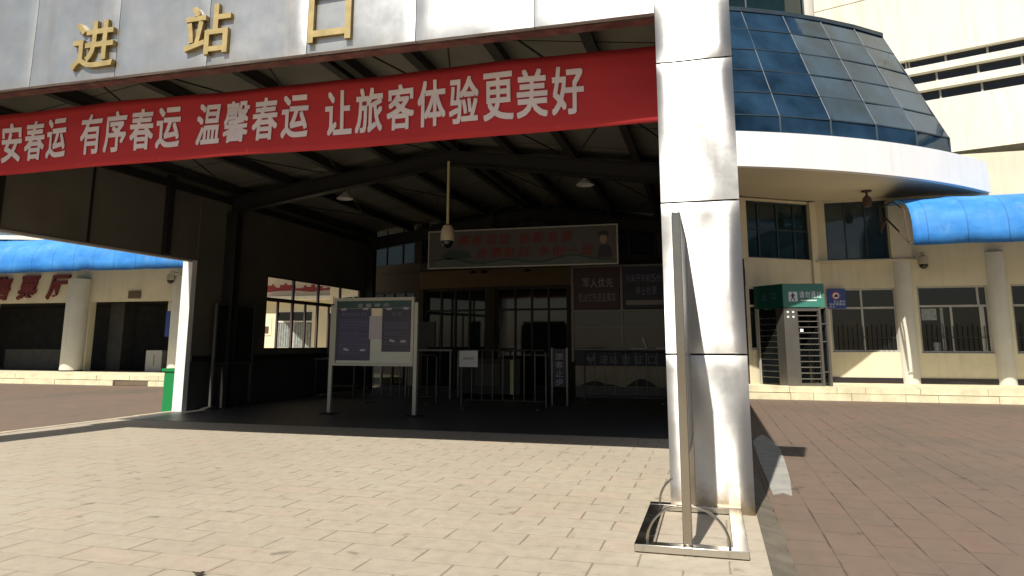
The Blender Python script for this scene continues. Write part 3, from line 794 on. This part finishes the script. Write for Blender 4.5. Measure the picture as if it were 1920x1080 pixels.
# ------------------------------------------------------------------ awnings
def awning(label, x0, x1, seed):
    t = thing('awning', label, 'awning', ((x0+x1)/2, 21.5, 3.8), 'blue barrel awnings on the station front')
    prof = [(20.0, 3.85), (19.99, 4.15), (20.0, 4.42), (20.08, 4.66), (20.22, 4.85), (20.45, 5.02), (20.8, 5.17), (21.4, 5.31), (22.1, 5.39), (22.95, 5.42)]
    n = max(20, int((x1-x0)*5)); m = MB(); random.seed(seed)
    rings = []
    for i in range(n+1):
        x = x0+(x1-x0)*i/n
        d = [.022*math.sin(x*2.3+k*.9)+.016*math.sin(x*5.1+k*1.7+seed)+.03*math.sin(x*.9+seed)-.035*abs(math.sin(x*3.49))**.6*min(1, k/3) for k in range(len(prof))]
        rings.append(m.pts([(x, y+d[k]*.8, z+d[k]*(.6 if k else .35)) for k, (y, z) in enumerate(prof)]))
    for a, b in zip(rings, rings[1:]):
        for k in range(len(prof)-1): m.face((a+k, b+k, b+k+1, a+k+1))
    o = m.build('canvas', 'awning', t, recalc=False)
    sm = o.modifiers.new('thickness', 'SOLIDIFY'); sm.thickness = .006; sm.offset = -1
    m = MB(); k = x0-.06
    xs = [x0-.08]+[x0+2.2*i for i in range(1, int((x1-x0)/2.2)+1)]
    for x in xs:
        m.tube([(x, 22.9, 4.72), (x, 22.2, 4.9), (x, 20.1, 3.95)], .025, 8); m.tube([(x, 22.9, 5.36), (x, 21.4, 5.24), (x, 20.3, 4.82), (x, 20.08, 3.95)], .02, 8)
        m.tube([(x, 22.92, 4.6), (x, 22.92, 5.45)], .04, 8)
    m.tube([(x0-.1, 20.06, 3.9), (x1, 20.06, 3.9)], .02, 8)
    m.build('bracket_frame', 'rust', t)
awning('blue barrel awning over the barred windows beside the round white canopy', 5.05, 13.5, 1)
awning('blue barrel awning above the dark red ticket hall characters', -42, -16.6, 2)

# ------------------------------------------------------------------ things on the station front
th = thing('ticket_hall_sign', 'dark red carved characters on the cream lintel under a blue awning', 'sign', (-27, WY+.2, 3.2))
for ch, a in (('售', -29.2), ('票', -27.75), ('厅', -26.2)):
    m = MB(); char(m, ch, a, a+.95, 3.12, 4.12, yplane(WY+.29), .035, .09, .25); m.build('character', 'hallred', th, smooth=False)
pq = thing('wall_plaque', 'small grey plaque on the cream lintel over the open ticket hall doorway', 'plaque', (-21.9, WY+.28, 3.25))
MB().box(-22.2, -21.62, WY+.26, WY+.298, 3.10, 3.40).build('plate', 'ochre', pq)
m = MB(); m.box(-22.15, -21.67, WY+.25, WY+.258, 3.3, 3.32); m.box(-22.15, -21.67, WY+.25, WY+.258, 3.2, 3.22); m.build('engraving', 'ink', pq)
hs = thing('hanging_notice', 'narrow blue notice hanging in the ticket hall doorway', 'notice', (-20.55, WY+1.0, 2.1))
MB().box(-20.95, -20.35, WY+.98, WY+1.0, 1.62, 2.62).build('face', 'signblue', hs)
m = MB(); fit = yplane(WY+.976)
for k, ch in enumerate('售票窗口'): char(m, ch, -20.75, -20.55, 2.38-.2*k, 2.53-.2*k, fit, .02)
m.build('lettering', 'navytext', hs, smooth=False)
MB().box(-20.9, -20.4, WY+.985, WY+.995, 2.63, 3.05).build('hanger', 'column', hs)
cb = thing('cabinet', 'pale grey cabinet standing just inside the ticket hall door', 'cabinet', (-21.0, WY+.9, .26))
m = MB(); m.box(-21.5, -20.75, WY+.7, WY+1.2, .263, 1.08); m.build('body', 'trimgrey', cb)
MB().box(-21.12, -21.10, WY+.69, WY+.698, .5, .9).build('handle', 'darksteel', cb)
def dome_camera(label, x, y, z):
    t = thing('security_camera', label, 'security camera', (x, y, z), 'dome cameras on the station front')
    m = MB(); m.tube([(x+.02, WY-.02, z+.32), (x+.02, y, z+.34), (x, y, z+.26)], .025, 8); m.build('bracket', 'camwhite', t)
    MB().lathe((x, y, z), [(.05, .27), (.12, .22), (.14, .1), (.14, .0)], 20).build('housing', 'camwhite', t)
    MB().lathe((x, y, z), [(.125, -.002), (.11, -.07), (.06, -.12), (.01, -.135)], 20).build('dome', 'darkglass', t)
dome_camera('dome camera on the wall between two pale columns, below a blue awning', 5.92, WY-.35, 3.62)
dome_camera('brownish dome camera on a bracket at the ticket hall corner above the white post', -19.72, WY-.35, 3.72)
lp = thing('canopy_lamp', 'small dark lamp under the round canopy', 'lamp', (4.4, 21.7, 5.6))
MB().lathe((4.4, 21.7, 0), [(.14, 5.652), (.14, 5.62), (.03, 5.60), (.03, 5.5)], 16).build('mount', 'rust', lp)
MB().lathe((4.4, 21.7, 0), [(.05, 5.5), (.11, 5.44), (.13, 5.3), (.10, 5.2), (.03, 5.17)], 18).build('shade', 'rust', lp)
bs = thing('prohibition_sign', 'small blue sign with a round red-ringed symbol on the window corner', 'sign', (3.6, WY-.06, 2.7))
MB().box(3.36, 3.86, WY-.07, WY-.04, 2.40, 2.98).build('plate', 'signblue', bs)
m = MB(); cx, cz = 3.6, 2.78
m.poly([(cx+.115*math.cos(k*.2618), WY-.072, cz+.115*math.sin(k*.2618)) for k in range(24)]); m.build('disc', 'signwhite', bs, smooth=False)
m = MB()
for k in range(24):
    a, b = k*.2618, (k+1)*.2618
    m.quad((cx+.12*math.cos(a), WY-.074, cz+.12*math.sin(a)), (cx+.12*math.cos(b), WY-.074, cz+.12*math.sin(b)), (cx+.09*math.cos(b), WY-.074, cz+.09*math.sin(b)), (cx+.09*math.cos(a), WY-.074, cz+.09*math.sin(a)))
m.build('ring', 'signred', bs, smooth=False)
m = MB(); m.poly([(cx-.06, WY-.075, cz-.04), (cx+.06, WY-.075, cz-.04), (cx+.05, WY-.075, cz+.02), (cx, WY-.075, cz+.05), (cx-.04, WY-.075, cz+.01)]); m.build('symbol', 'black', bs, smooth=False)
m = MB(); fit = yplane(WY-.072)
line_of(m, '禁止携带', 3.52, 3.84, 2.575, 2.64, fit, 0, .15); line_of(m, '易燃易爆品', 3.39, 3.84, 2.50, 2.56, fit, 0, .15); line_of(m, '进站', 3.39, 3.56, 2.43, 2.48, fit, 0, .15)
m.build('lettering', 'signwhite', bs, smooth=False)

# exit turnstile: full-height gate with a green header
tz = .27
tn = thing('exit_turnstile', 'full-height steel turnstile under a green no-entry header beside the steps', 'turnstile', (2.2, 22, tz))
# local axes: front edge runs slightly toward the right, its left flank faces the shelter
o0 = Vector((1.92, 20.75)); uf = Vector((.985, .17)).normalized(); us = Vector((-.62, .785)).normalized()
def tf(a, d, z): p = o0+uf*a+us*d; return (p.x, p.y, z+tz)
hd = MB(tf); hd.box(-.02, 1.07, -.02, 1.1, 2.08, 2.72); hdo = hd.build('header_box', 'signgreendark', tn)
MB(tf).box(-.015, 1.065, -.034, -.022, 2.085, 2.715).build('header_face', 'signgreen', hdo)
m = MB(tf); fit = lambda a, b, d: (a, -.037-d, b)
line_of(m, '请勿通过', .40, 1.0, 2.33, 2.51, fit, .01, .15)
m.quad((.44, -.037, 2.25), (.86, -.037, 2.25), (.86, -.037, 2.28), (.44, -.037, 2.28)); m.quad((.13, -.036, 2.24), (.36, -.036, 2.24), (.36, -.036, 2.50), (.13, -.036, 2.50))
m.build('lettering', 'signwhite', hdo, smooth=False)
m = MB(tf)       # walking figure on the white square
def fq(P): m.poly([(.13+.23*x, -.0385, 2.24+.26*y) for x, y in P])
fq([(.47+.08*math.cos(k*.524), .88+.07*math.sin(k*.524)) for k in range(12)]); fq([(.36, .42), (.58, .42), (.60, .78), (.40, .78)]); fq([(.36, .42), (.47, .42), (.34, .06), (.22, .06)])
fq([(.47, .42), (.58, .42), (.76, .08), (.64, .06)]); fq([(.56, .76), (.64, .72), (.80, .52), (.74, .48)]); fq([(.40, .76), (.42, .66), (.26, .46), (.20, .52)])
m.build('walking_figure', 'black', hdo, smooth=False)
m = MB(tf); fit = lambda a, b, d: (-.024-d, 1.02-a, b)
char(m, '出', .25, .42, 2.30, 2.50, fit, .01); char(m, '口', .62, .78, 2.31, 2.49, fit, .01); m.build('side_lettering', 'navytext', hdo, smooth=False)
m = MB(tf); m.box(.0, .36, 0, .30, 0, 2.07); ca = m.build('cabinet', 'turn', tn)
m = MB(tf)
for a in (.08, .22):
    for z in (1.93, 1.80): m.box(a, a+.05, -.008, 0, z, z+.05)
m.build('indicator', 'signwhite', ca)
m = MB(tf); m.box(.36, .94, .0, .05, 1.98, 2.06); m.box(.36, .94, 0, .05, .0, .07); m.box(.90, .96, -.01, .06, 0, 2.07); m.box(1.10, 1.16, 0, .06, 0, 2.07); m.build('frame', 'turn', tn)
for z in (.35, 1.15, 1.62): MB(tf).box(.96, 1.10, .01, .04, z, z+.03).build('hinge_bar', 'turn', tn)
for k in range(12):
    z = .18+.152*k
    m = MB(tf); m.tube([(.37, .025, z), (.90, .025, z)], .014, 8); m.build('arm', 'turn', tn)
for k in range(11):
    z = .2+.16*k
    m = MB(tf); m.tube([(.02, .33, z), (.02, .95, z)], .012, 8); m.build('arm', 'turn', tn)
m = MB(tf); m.tube([(.62, .55, .02), (.62, .55, 2.05)], .05, 12); m.build('rotor_shaft', 'turn', tn)
MB(tf).box(-.0, .05, 1.0, 1.06, 0, 2.07).build('rear_post', 'alu', tn)
MB(tf).box(.44, 1.14, .98, 1.0, .02, 2.05).build('back_dark_sheet', 'darkglass', tn)  # dark sheet added so the gaps between the arms read dark
MB(tf).box(1.115, 1.13, .07, .97, .02, 2.05).build('flank_dark_sheet', 'darkglass', tn)  # dark sheet added to cover the bright wall seen past the arms
MB(tf).box(.02, .03, .34, .99, .02, 2.05).build('side_screen', 'darkglass', tn)
MB(tf).box(.40, .48, -.008, -.001, 1.42, 1.50).build('card_reader', 'signwhite', tn)

mu = thing('skyline_mural', 'red city skyline mural on the cream wall seen through the shelter windows', 'mural', (-14.5, WY+.25, 3.3))
MB().box(-16.6, -12.6, WY+.27, WY+.297, 3.10, 3.9).build('sheet', 'muralpale', mu)
m = MB(); random.seed(11); x = -16.55; P = [(-16.55, WY+.266, 3.27)]; top = []
while x < -13.0:
    h = 3.48+random.uniform(-.06, .12)-(x+16.5)*.03; w = random.choice((.08, .12, .18)); top += [(x, WY+.266, h), (x+w, WY+.266, h)]; x += w
bot = [(x, WY+.266, 3.22+.07*abs(math.sin((x+16)*1.6))) for x in [-13.0-.2*k for k in range(18)]]
for (p, q) in zip(top[::2], top[1::2]): m.quad((p[0], WY+.266, 3.28), (q[0], WY+.266, 3.28), q, p)
for a, b in zip(bot, bot[1:]): m.quad(a, b, (b[0], b[1]-.001, 3.30), (a[0], a[1]-.001, 3.30))
m.build('skyline', 'mural', mu, smooth=False)
ps = thing('wall_poster', 'small poster on the cream wall at the edge of the shelter window', 'poster', (-15.9, WY+.28, 1.9))
MB().box(-16.15, -15.65, WY+.275, WY+.298, 1.65, 2.3).build('sheet', 'muralpale', ps); MB().box(-16.05, -15.75, WY+.268, WY+.274, 1.72, 1.98).build('picture', 'rust', ps)

# green litter bin behind the corner post
bi = thing('litter_bin', 'green litter bin half hidden behind the white corner post', 'bin', (-10.95, 12.75, -.06))
m = MB(); m.prism([(-10.93, 12.60, -.058), (-10.62, 12.60, -.058), (-10.62, 12.95, -.058), (-10.93, 12.95, -.058)], (0, 0, .84)); m.build('body', 'green', bi)
MB().box(-10.98, -10.58, 12.57, 12.98, .783, .84).build('lid', 'green', bi)

# ------------------------------------------------------------------ inside the shelter
def barrier(label, x0, x1, y, h, group):
    t = thing('crowd_barrier', label, 'barrier', ((x0+x1)/2, y, 0), group)
    m = MB(); m.tube([(x0, y, .02), (x0, y, h-.06), (x0+.06, y, h), (x1-.06, y, h), (x1, y, h-.06), (x1, y, .02)], .02, 8); m.tube([(x0, y, .16), (x1, y, .16)], .016, 8); m.build('frame', 'steelrail', t)
    n = round((x1-x0)/.24); m = MB()
    for k in range(1, n): m.tube([(x0+(x1-x0)*k/n, y, .16), (x0+(x1-x0)*k/n, y, h)], .010, 6)
    m.build('bars', 'steelrail', t)
    for x in (x0+.12, x1-.12): MB().box(x-.03, x+.03, y-.28, y+.28, 0, .02).build('foot', 'steelrail', t)
barrier('steel crowd barrier carrying a white paper notice on its end post', -5.28, -3.4, 15.0, 1.22, 'crowd barriers in the shelter')
barrier('steel crowd barrier in front of the check booth counter', -2.95, -1.0, 17.2, 1.18, 'crowd barriers in the shelter')
barrier('steel crowd barrier behind the legs of the notice board', -7.9, -6.1, 15.6, 1.1, 'crowd barriers in the shelter')
pn = thing('paper_notice', 'white paper notice fixed to the end of a crowd barrier', 'notice', (-5.07, 14.96, 1.05))
MB().box(-5.32, -4.90, 14.955, 14.968, .86, 1.21).build('sheet', 'paper', pn)
m = MB(); line_of(m, '请由此进站', -5.24, -4.98, 1.02, 1.07, yplane(14.953), .01, .2); m.build('lettering', 'ink', pn, smooth=False)
vs = thing('standing_sign', 'narrow upright dark sign with four white characters beside the check booth', 'sign', (-3.28, 15.8, 0))
for x in (-3.44, -3.10): MB().box(x-.02, x+.02, 15.78, 15.82, .02, 1.27).build('post', 'steelrail', vs)
MB().box(-3.415, -3.125, 15.785, 15.80, .42, 1.25).build('face', 'boothblue', vs)
m = MB()
for k, ch in enumerate('旅客止步'): char(m, ch, -3.36, -3.18, 1.01-.185*k, 1.16-.185*k, yplane(15.782), .02)
m.build('lettering', 'boothtext', vs, smooth=False)
MB().box(-3.55, -2.99, 15.7, 15.9, 0, .018).build('foot', 'rubber', vs)
# check booth
bt = thing('check_booth', 'glazed ticket check booth with two sign boards above a printed counter', 'booth', (-2.3, 18.8, 0))
Y = 18.8
m = MB()
for x in (-3.52, -2.22, -.95): m.box(x-.035, x+.035, Y-.03, Y+.05, .9, 3.42)
m.box(-3.485, -2.255, Y-.025, Y+.045, 2.19, 2.25); m.box(-2.185, -.985, Y-.025, Y+.045, 2.19, 2.25); m.box(-3.485, -2.255, Y-.02, Y+.04, 1.76, 1.80); m.box(-2.185, -.985, Y-.02, Y+.04, 1.76, 1.80)
m.box(-3.485, -2.255, Y-.026, Y+.046, 3.36, 3.42); m.box(-2.185, -.985, Y-.026, Y+.046, 3.36, 3.42); m.build('frame', 'boothframe', bt)
MB().box(-3.485, -.985, Y+.005, Y+.013, 1.24, 2.19).build('glazing', 'boothglass', bt)
s1 = MB().box(-3.47, -2.27, Y-.05, Y-.03, 2.27, 3.35).build('sign_board', 'boothred', bt); s1['label'] = 'maroon sign board with two rows of silver characters'
m = MB(); fit = yplane(Y-.053); line_of(m, '军人优先', -3.25, -2.42, 2.83, 3.08, fit, .02, .12); line_of(m, '依法优先进站乘车', -3.36, -2.36, 2.45, 2.69, fit, .005, .12); m.build('lettering', 'boothtext', s1, smooth=False)
s2 = MB().box(-2.17, -1.0, Y-.05, Y-.03, 2.27, 3.35).build('sign_board', 'boothblue', bt); s2['label'] = 'navy sign board with two rows of grey-blue characters'
m = MB(); line_of(m, '列车开车前5分钟', -2.1, -1.06, 2.95, 3.15, fit, .005, .12); line_of(m, '停止检票', -1.85, -1.3, 2.62, 2.83, fit, .005, .12); m.build('lettering', 'navytext', s2, smooth=False)
MB().box(-2.10, -1.02, Y-.058, Y-.052, 2.36, 2.48).build('pale_strip', 'boothframe', s2)
m = MB(); m.box(-3.45, -.8, Y-.10, Y+.5, 0, .28); ct = m.build('counter', 'counterlow', bt)
MB().box(-3.45, -.8, Y-.09, Y+.5, .282, .80).build('printed_panel', 'counter', ct)
m = MB()
for cx, w, h in ((-2.95, .42, .13), (-2.55, .25, .05), (-1.75, .42, .20), (-.98, .2, .16)):
    m.poly([(cx-w+2*w*k/14, Y-.093, .29+h*math.sin(math.pi*k/14)**1.3) for k in range(15)])
m.build('hill_print', 'hillprint', ct, smooth=False)
m = MB(); m.box(-3.45, -.8, Y-.11, Y+.5, .802, 1.20); hp = m.build('name_panel', 'boothblue', bt)
m = MB(); fit = yplane(Y-.113)
for ch, a in (('进', -2.80), ('站', -2.56), ('验', -2.23), ('证', -1.91), ('口', -1.58)): char(m, ch, a, a+.21, .86, 1.07, fit, .02)
m.poly([fit(-3.16, .98, 0), fit(-3.10, .92, 0), fit(-2.98, .92, 0), fit(-2.92, 1.0, 0), fit(-2.92, 1.06, 0), fit(-2.98, 1.06, 0), fit(-3.02, .99, 0), fit(-3.12, 1.06, 0)])
m.quad(fit(-3.06, .85, 0), fit(-3.02, .85, 0), fit(-3.02, .93, 0), fit(-3.06, .93, 0)); m.build('lettering', 'navytext', hp, smooth=False)
MB().box(-3.5, -.78, Y-.16, Y+.5, 1.202, 1.236).build('worktop', 'boothframe', bt)
for lab, x, rot in (('pale folder lying open on the check booth worktop', -1.7, 0),):
    t = thing('paper_stack', 'white papers and an upright card on the check booth worktop', 'papers', (x, Y, 1.24))
    MB().box(-2.0, -1.65, Y-.12, Y-.02, 1.237, 1.262).build('sheets', 'paper', t); MB().box(-1.35, -1.02, Y-.12, Y-.02, 1.237, 1.27).build('sheets', 'paper', t)
    m = MB(); m.prism([(-1.62, Y-.1, 1.24), (-1.57, Y-.1, 1.24), (-1.68, Y-.1, 1.52), (-1.72, Y-.1, 1.52)], (0, .08, 0)); m.build('card', 'paper', t)

# slogan board hung across the hall
sg = thing('slogan_board', 'wide pale board with two lines of red characters hung deep in the shelter', 'board', (-4.25, 16, 3.6))
Y = 16.0
MB().box(-6.50, -1.97, Y, Y+.04, 3.16, 4.02).build('panel', 'slogan', sg)
m = MB(); m.box(-6.53, -6.50, Y-.01, Y+.05, 3.13, 4.05); m.box(-1.97, -1.94, Y-.01, Y+.05, 3.13, 4.05); m.box(-6.50, -1.97, Y-.01, Y+.05, 3.13, 3.16); m.box(-6.50, -1.97, Y-.01, Y+.05, 4.02, 4.05); m.build('frame', 'boardframe', sg)
m = MB(); fit = yplane(Y-.004)
line_of(m, '高标定位', -5.78, -4.42, 3.68, 3.93, fit, .025, .2, 0, .04); line_of(m, '创新发展', -4.28, -2.95, 3.68, 3.93, fit, .025, .2, 0, .04)
line_of(m, '奋勇担当', -5.32, -3.98, 3.36, 3.60, fit, .025, .2, 0, .04); line_of(m, '争创一流', -3.82, -2.48, 3.36, 3.60, fit, .025, .2, 0, .04)
m.build('lettering', 'slogantext', sg, smooth=False)
m = MB(); P = [(-6.4+.1*k, Y-.002, 3.27+.05*math.sin(k*.42)+.03*math.sin(k*.19+1)) for k in range(44)]
for a, b in zip(P, P[1:]): m.quad((a[0], a[1], 3.17), (b[0], b[1], 3.17), b, a)
m.build('land_print', 'waveland', sg, smooth=False)
m = MB()
for a, b in zip(P, P[1:]): m.quad((a[0], Y-.003, a[2]), (b[0], Y-.003, b[2]), (b[0], Y-.003, b[2]+.035), (a[0], Y-.003, a[2]+.035))
m.poly([(-6.2, Y-.003, 3.42), (-5.95, Y-.003, 3.56), (-5.7, Y-.003, 3.57), (-5.5, Y-.003, 3.5), (-5.42, Y-.003, 3.38), (-6.0, Y-.003, 3.34)])
m.build('wave_print', 'wave', sg, smooth=False)
m = MB()           # printed figure in a dark uniform and cap
m.poly([(-2.42, Y-.005, 3.3), (-2.08, Y-.005, 3.3), (-2.10, Y-.005, 3.5), (-2.16, Y-.005, 3.58), (-2.3, Y-.005, 3.58), (-2.38, Y-.005, 3.52)])
m.build('uniform_print', 'black', sg, smooth=False); m = MB(); m.poly([(-2.40, Y-.006, 3.80), (-2.14, Y-.006, 3.80), (-2.16, Y-.006, 3.88), (-2.27, Y-.006, 3.91), (-2.38, Y-.006, 3.87)]); m.build('cap_print', 'black', sg, smooth=False)
m = MB(); m.poly([(-2.27+.08*math.cos(k*.524), Y-.0045, 3.71+.11*math.sin(k*.524)) for k in range(12)]); m.build('face_print', 'skinprint', sg, smooth=False)
m = MB()
for x in (-6.3, -4.2, -2.15): m.tube([(x, Y+.02, 4.04), (x, Y+.02, zroof(x)-.23)], .008, 6)
m.build('hanging_wire', 'darksteel', sg)
# camera on a drop pole
pc = thing('pole_camera', 'white dome camera on a long pale drop pole under the roof ridge', 'security camera', (-5.05, 13.4, 3.4))
MB().tube([(-5.05, 13.38, 3.72), (-5.05, 13.38, 5.05)], .028, 10).build('pole', 'pole', pc)
MB().lathe((-5.05, 13.38, 3.4), [(.03, .34), (.09, .31), (.135, .2), (.145, .06), (.14, 0)], 22).build('housing', 'camwhite', pc)
MB().lathe((-5.05, 13.38, 3.4), [(.12, -.002), (.11, -.07), (.06, -.13), (.01, -.15)], 22).build('dome', 'darkglass', pc)
for lab, x, y, z in (('small white pendant lamp under the roof between the camera pole and the shelter windows', -7.95, 14.4, 4.62), ('white pendant lamp under the roof between the camera pole and the pillar', -2.4, 14.4, 4.62)):
    t = thing('pendant_lamp', lab, 'lamp', (x, y, z), 'pendant lamps under the shelter roof')
    MB().tube([(x, y, z+.12), (x, y, zroof(x)-.02)], .012, 8).build('stem', 'darksteel', t)
    MB().lathe((x, y, z), [(.03, .16), (.06, .12), (.17, .03), (.19, 0), (.18, -.004), (.05, .05)], 22).build('shade', 'lamp', t)
# inspection tables with dark screens
def table(label, x0, x1, y, h, scr):
    t = thing('inspection_table', label, 'table', ((x0+x1)/2, y, 0), 'inspection tables in the shelter')
    MB().box(x0, x1, y-.35, y+.35, h-.05, h).build('top', 'steelrail', t)
    for x in (x0+.05, x1-.05):
        for yy in (y-.3, y+.3): MB().box(x-.025, x+.025, yy-.025, yy+.025, 0, h-.052).build('leg', 'steelrail', t)
    MB().box(x0+.1, x1-.1, y-.28, y+.28, .25, .28).build('shelf', 'darksteel', t)
    return t
table('steel inspection table below the shelter window with a tall black cabinet', -10.0, -8.8, 17.2, .98, 0)
table('steel inspection table behind the notice board with a black screen', -7.6, -6.3, 17.5, 1.22, 0)
def screen(label, x0, x1, y, z0, z1):
    t = thing('monitor', label, 'monitor', ((x0+x1)/2, y, z0), 'black screens on the inspection tables')
    MB().box(x0, x1, y-.06, y+.02, z0+.06, z1).build('housing', 'black', t); MB().box((x0+x1)/2-.1, (x0+x1)/2+.1, y-.1, y+.08, z0, z0+.059).build('foot', 'black', t)
screen('tall black screen standing before the shelter window', -9.8, -9.3, 17.2, .982, 2.15)
screen('wide black screen on the table beside the notice board', -7.4, -6.85, 17.4, 1.222, 1.92)
bx = thing('baggage_scanner', 'dark baggage scanner cabinet with a pale panel behind the barrier', 'scanner', (-5.6, 18.2, 0))
m = MB(); m.box(-6.4, -4.7, 17.8, 18.8, .1, .98); m.build('body', 'darksteel', bx); MB().box(-5.9, -5.25, 17.785, 17.798, .3, .85).build('panel', 'dado', bx)
MB().box(-4.95, -4.85, 17.75, 17.8, .1, .95).build('guide_post', 'pole', bx)
for x in (-6.3, -4.8): MB().box(x-.06, x+.06, 17.9, 18.7, 0, .098).build('foot', 'rubber', bx)
def bullet(label, x):
    ang = (x-CX)/RW; y = CY-RW*math.cos(math.asin(ang))-.35
    t = thing('bullet_camera', label, 'security camera', (x, y, 3.45), 'bullet cameras over the hall doors')
    MB().tube([(x, y+.3, 3.5), (x, y+.1, 3.5), (x, y+.08, 3.45)], .02, 8).build('bracket', 'camwhite', t); MB().tube([(x, y+.15, 3.46), (x-.08, y-.12, 3.41)], .045, 10).build('housing', 'black', t)
bullet('left of three small dark cameras on the ochre lintel over the hall doors', -6.65)
bullet('middle one of three small dark cameras on the ochre lintel over the hall doors', -6.3)
bullet('small dark camera standing alone at the booth end of the ochre lintel', -4.98)
m = MB(); m.poly([(-2.98+.034*math.cos(k*.6)*(1+.25*math.sin(k*2.3)), 3.845+.022*math.sin(k*.6), .006+.012*math.sin(k*.6+1)**2) for k in range(10)])
lf_ = m.build('fallen_leaf', 'leaf', None); sm = lf_.modifiers.new('thickness', 'SOLIDIFY'); sm.thickness = .004
tag(lf_, 'small curled brown leaf on the beige pavers at the bottom edge', 'leaf')
